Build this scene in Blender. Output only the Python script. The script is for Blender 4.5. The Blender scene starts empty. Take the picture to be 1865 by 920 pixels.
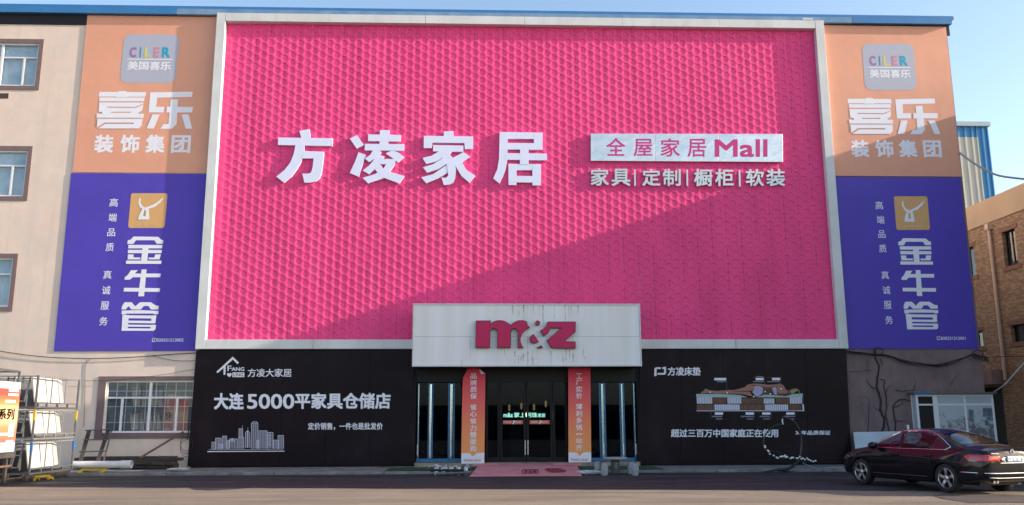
import bpy, bmesh, math, random
from mathutils import Vector, Matrix
from mathutils.bvhtree import BVHTree
random.seed(7)
R_ = math.radians
scene = bpy.context.scene
COL = scene.collection

# ------------------------------------------------------------------ camera, sky, sun, exposure
S = 1.09
FOC, PIT, YAW, ROL = 1575.15, .1898, -.0363, -.0036
CD, CH = 29.0029 * S, 1.6 * S            # camera distance from the facade, height of the eye
CX, CY = 932.5, 460.0
_c, _s, _cp, _sp = math.cos(YAW), math.sin(YAW), math.cos(PIT), math.sin(PIT)
RV = Vector((_c, _s, 0)); FW = Vector((-_s, _c, 0))
DV = FW * _cp + Vector((0, 0, _sp)); UV = FW * -_sp + Vector((0, 0, _cp))
CAM = Vector((0, -CD, CH))
cam_d = bpy.data.cameras.new('camera'); cam = bpy.data.objects.new('camera', cam_d); COL.objects.link(cam)
r2 = RV * math.cos(ROL) + UV * math.sin(ROL); u2 = UV * math.cos(ROL) - RV * math.sin(ROL)
m3 = Matrix((r2, u2, -DV)).transposed()
cam.matrix_world = Matrix.Translation(CAM) @ m3.to_4x4()
cam_d.sensor_width = 36; cam_d.lens = FOC / 1865 * 36; cam_d.clip_end = 3000; cam_d.clip_start = .1
scene.camera = cam
SUN = Vector((-1, .135, -.34)).normalized()     # direction the light travels
sun_el = math.asin(-SUN.z); sun_az = math.atan2(-SUN.x, -SUN.y)
w = bpy.data.worlds.new('World'); scene.world = w; w.use_nodes = True
nt = w.node_tree; bg = nt.nodes['Background']
sky = nt.nodes.new('ShaderNodeTexSky'); sky.sky_type = 'NISHITA'; sky.sun_disc = False
sky.sun_elevation = sun_el; sky.sun_rotation = sun_az
sky.air_density = 1.0; sky.dust_density = 1.2; sky.ozone_density = 1.0
nt.links.new(sky.outputs[0], bg.inputs[0]); bg.inputs[1].default_value = .15
sd = bpy.data.lights.new('sun', 'SUN'); sd.energy = 4.1; sd.angle = R_(.4); sd.color = (1, .87, .72)
so = bpy.data.objects.new('sun', sd); COL.objects.link(so)
so.rotation_euler = SUN.to_track_quat('-Z', 'Y').to_euler(); so.location = (60, -20, 40)
scene.view_settings.view_transform = 'Standard'; scene.view_settings.look = 'None'
scene.view_settings.gamma = 1; scene.view_settings.use_curve_mapping = False
scene.view_settings.exposure = 1.12

# ------------------------------------------------------------------ geometry of the view -> places
def ray(px, py):
    a, b = px - CX, py - CY
    cr, sr = math.cos(ROL), math.sin(ROL)
    return RV * ((cr * a + sr * b) / FOC) - UV * ((-sr * a + cr * b) / FOC) + DV
def at(px, py, Y=0.):
    v = ray(px, py); return CAM + v * ((Y - CAM.y) / v.y)
def atX(px, py, X):
    v = ray(px, py); return CAM + v * ((X - CAM.x) / v.x)
def gd(px, py, z=0.):
    v = ray(px, py); return CAM + v * ((z - CAM.z) / v.z)

# ------------------------------------------------------------------ materials
def nodes(m): return m.node_tree.nodes, m.node_tree.links
def mat(name, col, rough=.6, metal=0., var=0., scale=3., col2=None, bump=0., bscale=None, spec=.5, coat=0., emit=None, estr=0., streak=0., detail=4):
    m = bpy.data.materials.new(name); m.use_nodes = True
    N, L = nodes(m); b = N['Principled BSDF']
    b.inputs['Base Color'].default_value = (*col, 1); b.inputs['Roughness'].default_value = rough
    b.inputs['Metallic'].default_value = metal; b.inputs['Specular IOR Level'].default_value = spec
    b.inputs['Coat Weight'].default_value = coat; b.inputs['Coat Roughness'].default_value = .03
    if emit: b.inputs['Emission Color'].default_value = (*emit, 1); b.inputs['Emission Strength'].default_value = estr
    if var or bump or streak:
        tc = N.new('ShaderNodeTexCoord'); mp = N.new('ShaderNodeMapping'); L.new(tc.outputs['Object'], mp.inputs[0])
        if streak: mp.inputs['Scale'].default_value = (1, 1, streak)
        n = N.new('ShaderNodeTexNoise'); n.inputs['Scale'].default_value = scale; n.inputs['Detail'].default_value = detail
        n.inputs['Roughness'].default_value = .62
        L.new(mp.outputs[0], n.inputs['Vector'])
    if var or streak:
        r = N.new('ShaderNodeValToRGB'); c2 = col2 or tuple(c * (1 - var) for c in col)
        r.color_ramp.elements[0].position = .34; r.color_ramp.elements[1].position = .68
        r.color_ramp.elements[0].color = (*c2, 1); r.color_ramp.elements[1].color = (*col, 1)
        L.new(n.outputs['Fac'], r.inputs[0]); L.new(r.outputs[0], b.inputs['Base Color'])
    if bump:
        n2 = N.new('ShaderNodeTexNoise'); n2.inputs['Scale'].default_value = bscale or scale * 4; n2.inputs['Detail'].default_value = 5
        L.new(mp.outputs[0], n2.inputs['Vector'])
        bp = N.new('ShaderNodeBump'); bp.inputs['Strength'].default_value = bump; bp.inputs['Distance'].default_value = .05
        L.new(n2.outputs['Fac'], bp.inputs['Height']); L.new(bp.outputs[0], b.inputs['Normal'])
    return m

M = {}
M['pink'] = mat('pink_panel', (.87, .074, .255), .5, var=.17, scale=.9, streak=.22, spec=.2)
M['cream'] = mat('cream_render', (.78, .62, .52), .9, var=.1, scale=.9, col2=(.71, .56, .475), bump=.15, bscale=25)
M['cream_low'] = mat('grey_cream_render', (.62, .55, .50), .9, var=.1, scale=1.2, col2=(.55, .48, .44), bump=.15, bscale=25)
M['dark_wall'] = mat('grey_brown_render', (.245, .165, .165), .85, var=.25, scale=1.1, col2=(.165, .115, .12), bump=.2, bscale=18)
M['frame'] = mat('aluminium_cladding', (.66, .67, .68), .5, var=.1, scale=.7, col2=(.58, .58, .575), spec=.4)
M['canopy'] = mat('white_canopy_cladding', (.80, .80, .82), .5, streak=.05, scale=1.5, col2=(.72, .70, .67), spec=.4)
M['orange'] = mat('orange_print', (.76, .355, .235), .7, var=.09, scale=.5, bump=.3, bscale=1.1)
M['purple'] = mat('violet_print', (.078, .045, .44), .6, var=.09, scale=.5, bump=.3, bscale=1.1)
M['black_ad'] = mat('black_print', (.013, .0075, .0115), .38, var=.35, scale=.6, bump=.25, bscale=1.0, spec=.13)
M['print_white'] = mat('white_print', (.80, .79, .86), .7, var=.04)
M['print_grey'] = mat('grey_print', (.16, .16, .22), .7, var=.2, scale=6)
M['logo_grey'] = mat('grey_logo_print', (.42, .43, .53), .7, var=.04)
M['white'] = mat('white_acrylic', (.72, .74, .93), .35, var=.03)
M['dark_red'] = mat('maroon_edge', (.03, .008, .02), .5, var=.1)
M['crimson'] = mat('crimson_acrylic', (.52, .016, .10), .3, var=.1, scale=2.5, spec=.25)
M['magenta'] = mat('magenta_print', (.58, .03, .21), .4, var=.05)
M['steel'] = mat('brushed_sheet_steel', (.80, .73, .69), .27, 1., var=.06, scale=2, bump=1., bscale=.9)
M['steel_letter'] = mat('letter_steel', (.64, .63, .63), .38, .75, var=.06, scale=8)
M['roof_blue'] = mat('blue_roof_sheet', (.025, .15, .40), .45, var=.25, scale=1.5, col2=(.04, .19, .42))
M['roof_faded'] = mat('faded_blue_roof_sheet', (.20, .31, .44), .55, var=.5, scale=1.4, col2=(.10, .22, .40), streak=1)
M['dark_navy'] = mat('dark_soffit', (.014, .013, .02), .8, var=.3)
M['surround'] = mat('brown_window_band', (.20, .135, .135), .8, var=.15, scale=6)
M['upvc'] = mat('white_window_frame', (.72, .72, .73), .35, var=.04)
M['dark_frame'] = mat('dark_aluminium', (.013, .012, .015), .4, var=.1, spec=.2)
M['blue_frame'] = mat('blue_steel_frame', (.05, .17, .34), .35, .4, var=.2, scale=4)
M['blue_bright'] = mat('polished_blue_post', (.42, .62, .78), .16, .9, var=.04, scale=1)
M['stone'] = mat('pale_granite', (.36, .36, .37), .7, var=.3, scale=22, bump=.2, bscale=60)
M['stone_dark'] = mat('dark_granite', (.07, .07, .075), .6, var=.4, scale=22)
M['plinth'] = mat('stained_plinth', (.34, .27, .18), .9, var=.5, scale=2.4, col2=(.16, .13, .11), bump=.3)
M['kerb'] = mat('worn_concrete', (.25, .24, .23), .9, var=.45, scale=2.2, col2=(.13, .125, .125), bump=.3)
M['turf'] = mat('green_mat', (.02, .085, .045), .95, var=.35, scale=6, bump=.6, bscale=90)
M['red_carpet'] = mat('dusty_red_carpet', (.66, .25, .28), .95, var=.3, scale=1.6, col2=(.50, .19, .215), bump=.4, bscale=60)
M['mat_red'] = mat('faded_red_print', (.27, .03, .045), .95, var=.3, scale=9)
M['iron'] = mat('grey_painted_iron', (.17, .17, .175), .5, .5, var=.3, scale=7)
M['iron_light'] = mat('galvanised_iron', (.33, .33, .32), .5, .5, var=.3, scale=7)
M['rust'] = mat('rusty_iron', (.20, .105, .065), .85, var=.5, scale=9, col2=(.09, .05, .035), bump=.3)
M['old_wood'] = mat('weathered_timber', (.075, .06, .052), .9, var=.5, scale=5, bump=.4)
M['yellow'] = mat('yellow_paint', (.60, .40, .03), .5, var=.25, scale=12)
M['blue_paint'] = mat('blue_paint', (.03, .15, .38), .5, var=.2, scale=12)
M['white_sheet'] = mat('white_panel', (.48, .48, .47), .4, var=.06, scale=1.5)
M['pvc'] = mat('white_pvc', (.66, .66, .69), .35, var=.1, scale=4)
M['cable'] = mat('black_cable', (.018, .017, .019), .6, var=.3, scale=20)
M['cable_grey'] = mat('grey_cable', (.40, .40, .42), .6, var=.15, scale=20)
M['vine'] = mat('dead_vine', (.035, .028, .028), .9, var=.4, scale=20)
M['black_paint'] = mat('black_enamel', (.012, .012, .014), .3, var=.1)
M['bulb'] = mat('white_plastic_bulb', (.78, .78, .78), .4, var=.05)
M['plastic'] = mat('clear_film', (.55, .56, .60), .3, var=.25, scale=9, bump=.6, bscale=14)
M['gold'] = mat('lit_gold_lamp', (.5, .3, .08), .3, .6, var=.1, emit=(1., .55, .16), estr=.5)
M['led'] = mat('lit_sign_letters', (.7, .9, .7), .5, emit=(.62, 1., .62), estr=2.6, var=.05)
M['room'] = mat('dark_interior', (.016, .015, .018), .8, var=.3, scale=1)
M['room_col'] = mat('interior_column', (.14, .12, .12), .7, var=.15, scale=1)
M['sticker'] = mat('orange_sticker', (.60, .16, .08), .6, var=.08)
M['skin'] = mat('skin_print', (.36, .17, .12), .7, var=.1, scale=5)
M['skin_dark'] = mat('shaded_skin_print', (.19, .08, .055), .7, var=.1, scale=5)
M['skin_mid'] = mat('mid_skin_print', (.11, .042, .03), .7, var=.15, scale=5)
M['lilac'] = mat('lilac_print', (.40, .36, .55), .7, var=.08, scale=6)
M['hair'] = mat('blond_print', (.40, .30, .14), .7, var=.35, scale=18)
M['foam'] = mat('mint_print', (.34, .47, .47), .7, var=.05)
M['coil_w'] = mat('pale_coil_print', (.66, .66, .78), .7, var=.1, scale=6)
M['coil_b'] = mat('brown_coil_print', (.22, .11, .065), .7, var=.5, scale=8)
M['coil_d'] = mat('dark_gap_print', (.03, .018, .016), .7, var=.2)
for k, c in dict(p_purple=(.34, .16, .42), p_teal=(.0, .26, .42), p_yellow=(.62, .56, .16), p_pink=(.60, .24, .36), p_blue=(.02, .34, .52), p_amber=(.68, .38, .15)).items():
    M[k] = mat(k.replace('p_', '') + '_print', c, .7, var=.05)

def bands(name, stops, z0, z1, rough=.6, var=.06):
    """a printed sheet whose ink runs through colours from its foot (z0) to its head (z1), in object space"""
    m = bpy.data.materials.new(name); m.use_nodes = True; N, L = nodes(m); b = N['Principled BSDF']
    tc = N.new('ShaderNodeTexCoord'); sx = N.new('ShaderNodeSeparateXYZ'); L.new(tc.outputs['Object'], sx.inputs[0])
    mr = N.new('ShaderNodeMapRange'); mr.inputs[1].default_value = z0; mr.inputs[2].default_value = z1; L.new(sx.outputs[2], mr.inputs[0])
    r = N.new('ShaderNodeValToRGB'); L.new(mr.outputs[0], r.inputs[0])
    while len(r.color_ramp.elements) < len(stops): r.color_ramp.elements.new(.5)
    for e, (p, c) in zip(r.color_ramp.elements, stops): e.position = p
    for e, (p, c) in zip(r.color_ramp.elements, stops): e.color = (*c, 1)
    L.new(r.outputs[0], b.inputs['Base Color']); b.inputs['Roughness'].default_value = rough
    return m

def glass(name, tint=.5, rough=.02, col=(.8, .9, 1.), refl=1.5, gcol=(.95, .97, 1)):
    """a thin pane: sees through darkly, mirrors by angle"""
    m = bpy.data.materials.new(name); m.use_nodes = True; N, L = nodes(m); N.remove(N['Principled BSDF'])
    o = N['Material Output']; t = N.new('ShaderNodeBsdfTransparent'); g = N.new('ShaderNodeBsdfGlossy'); mx = N.new('ShaderNodeMixShader')
    t.inputs[0].default_value = (tint * col[0], tint * col[1], tint * col[2], 1); g.inputs[1].default_value = rough; g.inputs[0].default_value = (*gcol, 1)
    f = N.new('ShaderNodeFresnel'); f.inputs[0].default_value = refl
    ge = N.new('ShaderNodeNewGeometry'); sb = N.new('ShaderNodeMath'); sb.operation = 'SUBTRACT'; sb.inputs[0].default_value = 1; L.new(ge.outputs['Backfacing'], sb.inputs[1])
    mu = N.new('ShaderNodeMath'); mu.operation = 'MULTIPLY'; L.new(f.outputs[0], mu.inputs[0]); L.new(sb.outputs[0], mu.inputs[1])
    L.new(mu.outputs[0], mx.inputs[0]); L.new(t.outputs[0], mx.inputs[1]); L.new(g.outputs[0], mx.inputs[2]); L.new(mx.outputs[0], o.inputs[0])
    return m
M['door_glass'] = glass('tinted_door_glass', .5, .015, col=(.7, .85, 1.), refl=1.42, gcol=(.34, .42, .60))
M['win_glass'] = glass('window_glass', .75, .01, refl=1.9)
M['mirror_glass'] = glass('reflecting_window_glass', .93, .01, col=(.92, .97, 1.), refl=1.62)
M['curtain'] = mat('pale_blue_film', (.80, .84, .86), .6, var=.3, scale=1.3, col2=(.52, .58, .62))
M['curtain_dark'] = mat('dark_blind', (.22, .20, .19), .8, var=.4, scale=2)

def weather(m, dark, amount=.5, sx_=1.6, sz_=.12, lo=.52, hi=.72):
    """dirt runs of their own shape over the base colour"""
    N, L = nodes(m); b = N['Principled BSDF']; src = b.inputs['Base Color'].links[0].from_socket
    tc = N.new('ShaderNodeTexCoord'); mp = N.new('ShaderNodeMapping'); L.new(tc.outputs['Object'], mp.inputs[0]); mp.inputs['Scale'].default_value = (sx_, sx_, sz_)
    n = N.new('ShaderNodeTexNoise'); n.inputs['Scale'].default_value = 1; n.inputs['Detail'].default_value = 9; n.inputs['Roughness'].default_value = .7; L.new(mp.outputs[0], n.inputs['Vector'])
    mr = N.new('ShaderNodeMapRange'); mr.inputs[1].default_value = lo; mr.inputs[2].default_value = hi; mr.inputs[3].default_value = 0; mr.inputs[4].default_value = amount; L.new(n.outputs['Fac'], mr.inputs[0])
    mx = N.new('ShaderNodeMix'); mx.data_type = 'RGBA'; L.new(mr.outputs[0], mx.inputs[0]); L.new(src, mx.inputs[6]); mx.inputs[7].default_value = (*dark, 1); L.new(mx.outputs[2], b.inputs['Base Color'])
weather(M['cream'], (.50, .40, .33), .35); weather(M['cream'], (.62, .56, .50), .5, 1.3, 1.3, .5, .6)
weather(M['dark_wall'], (.07, .05, .052), .55, 1.2, .5); weather(M['frame'], (.42, .39, .35), .35, 2.5, .5, .5, .7)
weather(M['black_ad'], (.034, .024, .034), .4, .8, .6, .5, .75); weather(M['pink'], (.66, .14, .29), .35, 1.4, .25, .55, .75)
weather(M['roof_blue'], (.10, .20, .33), .5, 1.5, 1.5)

# seams between the pink tiles
N, L = nodes(M['pink']); b = N['Principled BSDF']
src = b.inputs['Base Color'].links[0].from_socket
tc = N.new('ShaderNodeTexCoord'); sx = N.new('ShaderNodeSeparateXYZ'); L.new(tc.outputs['Object'], sx.inputs[0])
HEX = .187
def math_n(op, a, bv=None, c=None):
    n = N.new('ShaderNodeMath'); n.operation = op
    for i, v in enumerate((a, bv, c)):
        if v is None: continue
        if isinstance(v, (int, float)): n.inputs[i].default_value = v
        else: L.new(v, n.inputs[i])
    return n.outputs[0]
fx = math_n('ABSOLUTE', math_n('SUBTRACT', math_n('FRACT', math_n('DIVIDE', sx.outputs[0], HEX * 3)), .5))
line = math_n('LESS_THAN', fx, .016)
nz = N.new('ShaderNodeTexNoise'); nz.inputs['Scale'].default_value = 1.1; L.new(tc.outputs['Object'], nz.inputs['Vector'])
fac = math_n('MULTIPLY', line, math_n('MULTIPLY', math_n('GREATER_THAN', nz.outputs['Fac'], .48), .55))
mx = N.new('ShaderNodeMix'); mx.data_type = 'RGBA'; L.new(fac, mx.inputs[0]); L.new(src, mx.inputs[6]); mx.inputs[7].default_value = (.12, .012, .06, 1)
L.new(mx.outputs[2], b.inputs['Base Color'])

# ------------------------------------------------------------------ mesh builder
class MB:
    def __init__(s): s.v = []; s.f = []
    def add(s, vs, fs):
        o = len(s.v); s.v += [tuple(v) for v in vs]; s.f += [tuple(i + o for i in f) for f in fs]; return s
    def box(s, x0, x1, y0, y1, z0, z1):
        vs = [(x, y, z) for x in (x0, x1) for y in (y0, y1) for z in (z0, z1)]
        return s.add(vs, [(0, 1, 3, 2), (4, 6, 7, 5), (0, 4, 5, 1), (2, 3, 7, 6), (0, 2, 6, 4), (1, 5, 7, 3)])
    def pbox(s, px0, py0, px1, py1, Y, y0, y1):
        """box whose front face covers a rectangle seen on plane Y"""
        a = at(px0, (py0 + py1) / 2, Y); c = at(px1, (py0 + py1) / 2, Y); t = at((px0 + px1) / 2, py0, Y); d = at((px0 + px1) / 2, py1, Y)
        return s.box(a.x, c.x, y0, y1, d.z, t.z)
    def hexa(s, q, d):
        """quad q (four points) given thickness vector d"""
        q = [Vector(p) for p in q]; d = Vector(d)
        return s.add(q + [p + d for p in q], [(0, 1, 2, 3), (7, 6, 5, 4), (0, 4, 5, 1), (1, 5, 6, 2), (2, 6, 7, 3), (3, 7, 4, 0)])
    def prism(s, pts, d):
        pts = [Vector(p) for p in pts]; d = Vector(d); n = len(pts)
        return s.add(pts + [p + d for p in pts], [tuple(range(n)), tuple(range(2 * n - 1, n - 1, -1))] + [(i, i + n, (i + 1) % n + n, (i + 1) % n) for i in range(n)])
    def poly(s, pp, Y, thick=.004):
        """outline read off plane Y, standing thick behind it"""
        return s.prism([at(x, y, Y) for x, y in pp], (0, thick, 0))
    def tube(s, pts, r, n=8, cap=True):
        pts = [Vector(p) for p in pts]; k = len(pts); vs = []; fs = []
        rr = r if isinstance(r, (list, tuple)) else [r] * k
        up = Vector((0, 0, 1)); last = None
        for i, p in enumerate(pts):
            t = (pts[min(i + 1, k - 1)] - pts[max(i - 1, 0)]).normalized()
            a = (last - t * last.dot(t)) if last else t.cross(up if abs(t.z) < .9 else Vector((1, 0, 0)))
            if a.length < 1e-6: a = t.cross(Vector((1, 0, 0)))
            a.normalize(); last = a; b_ = t.cross(a)
            vs += [p + (a * math.cos(2 * math.pi * j / n) + b_ * math.sin(2 * math.pi * j / n)) * rr[i] for j in range(n)]
        for i in range(k - 1):
            for j in range(n): fs.append((i * n + j, i * n + (j + 1) % n, (i + 1) * n + (j + 1) % n, (i + 1) * n + j))
        if cap: fs += [tuple(range(n - 1, -1, -1)), tuple(range((k - 1) * n, k * n))]
        return s.add(vs, fs)
    def bar(s, a, b_, wd=.04, ht=None):
        """square bar"""
        ht = ht or wd; a, b_ = Vector(a), Vector(b_); t = (b_ - a).normalized()
        x = t.cross(Vector((0, 0, 1)) if abs(t.z) < .95 else Vector((0, 1, 0))).normalized(); y = x.cross(t)
        q = [x * sx_ * wd / 2 + y * sy_ * ht / 2 for sx_, sy_ in ((-1, -1), (1, -1), (1, 1), (-1, 1))]
        return s.add([a + p for p in q] + [b_ + p for p in q], [(3, 2, 1, 0), (4, 5, 6, 7), (0, 1, 5, 4), (1, 2, 6, 5), (2, 3, 7, 6), (3, 0, 4, 7)])
    def lathe(s, prof, c, axis='z', n=24):
        vs = []; fs = []; k = len(prof)
        for r, h in prof:
            for j in range(n):
                a = 2 * math.pi * j / n; p = (r * math.cos(a), r * math.sin(a), h)
                if axis == 'y': p = (p[0], p[2], p[1])
                if axis == 'x': p = (p[2], p[0], p[1])
                vs.append(Vector(c) + Vector(p))
        for i in range(k - 1):
            for j in range(n): fs.append((i * n + j, i * n + (j + 1) % n, (i + 1) * n + (j + 1) % n, (i + 1) * n + j))
        fs += [tuple(range(n - 1, -1, -1)), tuple(range((k - 1) * n, k * n))]
        return s.add(vs, fs)
    def build(s, name, m, parent=None, label=None, bevel=0, smooth=False):
        me = bpy.data.meshes.new(name); o0 = Vector((0, 0, 0)); q = parent
        while q: o0 += q.location; q = q.parent
        me.from_pydata([tuple(Vector(v) - o0) for v in s.v], [], s.f); me.update()
        bm = bmesh.new(); bm.from_mesh(me); bmesh.ops.recalc_face_normals(bm, faces=bm.faces); bm.to_mesh(me); bm.free()
        me.materials.append(M[m] if isinstance(m, str) else m)
        ob = bpy.data.objects.new(name, me); COL.objects.link(ob); ob.parent = parent
        if label: ob['label'] = label
        if bevel:
            md = ob.modifiers.new('bevel', 'BEVEL'); md.width = bevel; md.segments = 2; md.limit_method = 'ANGLE'; md.angle_limit = R_(40)
        if smooth:
            me.polygons.foreach_set('use_smooth', [True] * len(me.polygons))
        return ob

def tag(o, label, cat, group=None, kind=None):
    o['label'] = label; o['category'] = cat
    if group: o['group'] = group
    if kind: o['kind'] = kind
    return o
def thing(name, label, cat, loc=(0, 0, 0), group=None):
    o = bpy.data.objects.new(name, None); o.empty_display_size = .2; COL.objects.link(o); o.location = loc
    return tag(o, label, cat, group)
def structure(o): o['kind'] = 'structure'; return o

def grow(pts, d):
    """outline moved outwards by d"""
    n = len(pts); area = sum(pts[i][0] * pts[(i + 1) % n][1] - pts[(i + 1) % n][0] * pts[i][1] for i in range(n)); sg = 1 if area > 0 else -1
    out = []
    for i in range(n):
        p0, p1, p2 = (Vector(pts[j % n]) for j in (i - 1, i, i + 1))
        e1, e2 = (p1 - p0).normalized(), (p2 - p1).normalized()
        n1, n2 = Vector((e1.y, -e1.x)) * sg, Vector((e2.y, -e2.x)) * sg
        b_ = (n1 + n2); b_ = b_.normalized() if b_.length > .1 else n1
        out.append(tuple(p1 + b_ * d / max(.45, b_.dot(n1))))
    return out

_tcache = {}
def glyphs(s, bold=0., latin_gap=1.):
    key = (s, bold)
    if key in _tcache: return _tcache[key]
    cu = bpy.data.curves.new('t', 'FONT'); cu.body = s; cu.offset = bold; cu.resolution_u = 3; cu.fill_mode = 'FRONT'
    cu.space_character = latin_gap
    ob = bpy.data.objects.new('t', cu); COL.objects.link(ob); bpy.context.view_layer.update()
    me = bpy.data.meshes.new_from_object(ob.evaluated_get(bpy.context.evaluated_depsgraph_get()))
    vs = [tuple(v.co) for v in me.vertices]; fs = [tuple(p.vertices) for p in me.polygons]
    bpy.data.objects.remove(ob); bpy.data.meshes.remove(me); bpy.data.curves.remove(cu)
    x0, x1 = min(v[0] for v in vs), max(v[0] for v in vs); y0, y1 = min(v[1] for v in vs), max(v[1] for v in vs)
    vs = [((v[0] - x0) / (x1 - x0), (v[1] - y0) / (y1 - y0)) for v in vs]
    # outline edges for the sides
    cnt = {}
    for f in fs:
        for i in range(len(f)):
            e = (f[i], f[(i + 1) % len(f)]); k = tuple(sorted(e)); cnt.setdefault(k, []).append(e)
    edge = [v[0] for v in cnt.values() if len(v) == 1]
    _tcache[key] = (vs, fs, edge); return _tcache[key]
def text(mb, s, quad, Y, thick=.004, bold=0., fn=None):
    """lettering filling a quad (TL, TR, BR, BL as seen on plane Y) or a box; fn maps (u, v) to a point instead.
    bold thickens the strokes (share of the character size): shifted sheets, each half a millimetre behind the last"""
    vs, fs, edge = glyphs(s, 0.)
    if fn is None:
        if len(quad) == 4 and not hasattr(quad[0], '__len__'):
            a, b_, c, d = quad; quad = ((a, b_), (c, b_), (c, d), (a, d))
        tl, tr, br, bl = (at(p[0], p[1], Y) for p in quad)
        fn = lambda u, v: (tl * (1 - u) + tr * u) * v + (bl * (1 - u) + br * u) * (1 - v)
    d = Vector((0, thick, 0)); n = len(vs)
    wide = sum(1 if ord(ch) > 255 else .6 for ch in s if ch != ' ')
    bu, bv = bold / wide, bold
    for i, (sx_, sy_) in enumerate(((1, 1), (-1, 1), (-1, -1), (1, -1), (0, 0)) if bold else ((0, 0),)):
        p = [fn(bu + u * (1 - 2 * bu) + sx_ * bu, bv + v * (1 - 2 * bv) + sy_ * bv) + Vector((0, .0005 * i, 0)) for u, v in vs]
        mb.add(p + [q + d * .97 for q in p], fs + [tuple(j + n for j in f[::-1]) for f in fs] + [(b_, a, a + n, b_ + n) for a, b_ in edge])
    return mb
def Z(off, sc):
    """reads a list of outline points taken from an enlarged view"""
    return lambda pts: [(off[0] + x / sc, off[1] + y / sc) for x, y in pts]
# ================================================================== SETTING
def ground_mat():
    m = bpy.data.materials.new('dusty_yard'); m.use_nodes = True; N, L = nodes(m); b = N['Principled BSDF']
    tc = N.new('ShaderNodeTexCoord'); mp = N.new('ShaderNodeMapping'); L.new(tc.outputs['Object'], mp.inputs[0]); mp.inputs['Scale'].default_value = (.35, 1.3, 1)
    n = N.new('ShaderNodeTexNoise'); n.inputs['Scale'].default_value = .8; n.inputs['Detail'].default_value = 8; n.inputs['Roughness'].default_value = .65; L.new(mp.outputs[0], n.inputs['Vector'])
    r = N.new('ShaderNodeValToRGB'); e = r.color_ramp.elements; e[0].position = .3; e[1].position = .62
    e[0].color = (.19, .15, .12, 1); e[1].color = (.34, .27, .195, 1); L.new(n.outputs['Fac'], r.inputs[0])
    # oil stain by the parked car
    g = N.new('ShaderNodeTexNoise'); g.inputs['Scale'].default_value = 130; g.inputs['Detail'].default_value = 2; L.new(tc.outputs['Object'], g.inputs['Vector'])
    mx = N.new('ShaderNodeMix'); mx.data_type = 'RGBA'; mx.blend_type = 'MULTIPLY'; mx.inputs[0].default_value = .4; L.new(r.outputs[0], mx.inputs[6]); L.new(g.outputs['Fac'], mx.inputs[7])
    t_ = N.new('ShaderNodeTexNoise'); mp2 = N.new('ShaderNodeMapping'); L.new(tc.outputs['Object'], mp2.inputs[0]); mp2.inputs['Scale'].default_value = (.10, 2.6, 1); mp2.inputs['Rotation'].default_value = (0, 0, .06)
    t_.inputs['Scale'].default_value = 1.4; t_.inputs['Detail'].default_value = 4; L.new(mp2.outputs[0], t_.inputs['Vector'])
    mr = N.new('ShaderNodeMapRange'); mr.inputs[1].default_value = .52; mr.inputs[2].default_value = .68; mr.inputs[3].default_value = 0; mr.inputs[4].default_value = .5; L.new(t_.outputs['Fac'], mr.inputs[0])
    m2 = N.new('ShaderNodeMix'); m2.data_type = 'RGBA'; L.new(mr.outputs[0], m2.inputs[0]); L.new(mx.outputs[2], m2.inputs[6]); m2.inputs[7].default_value = (.10, .082, .07, 1)
    v_ = N.new('ShaderNodeTexVoronoi'); v_.inputs['Scale'].default_value = 9; L.new(tc.outputs['Object'], v_.inputs['Vector'])
    lt = N.new('ShaderNodeMath'); lt.operation = 'LESS_THAN'; lt.inputs[1].default_value = .09; L.new(v_.outputs['Distance'], lt.inputs[0])
    m3_ = N.new('ShaderNodeMix'); m3_.data_type = 'RGBA'; L.new(lt.outputs[0], m3_.inputs[0]); L.new(m2.outputs[2], m3_.inputs[6]); m3_.inputs[7].default_value = (.42, .38, .33, 1)
    L.new(m3_.outputs[2], b.inputs['Base Color']); b.inputs['Roughness'].default_value = .9
    bp = N.new('ShaderNodeBump'); bp.inputs['Strength'].default_value = .5; bp.inputs['Distance'].default_value = .02; L.new(g.outputs['Fac'], bp.inputs['Height']); L.new(bp.outputs[0], b.inputs['Normal'])
    return m
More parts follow.
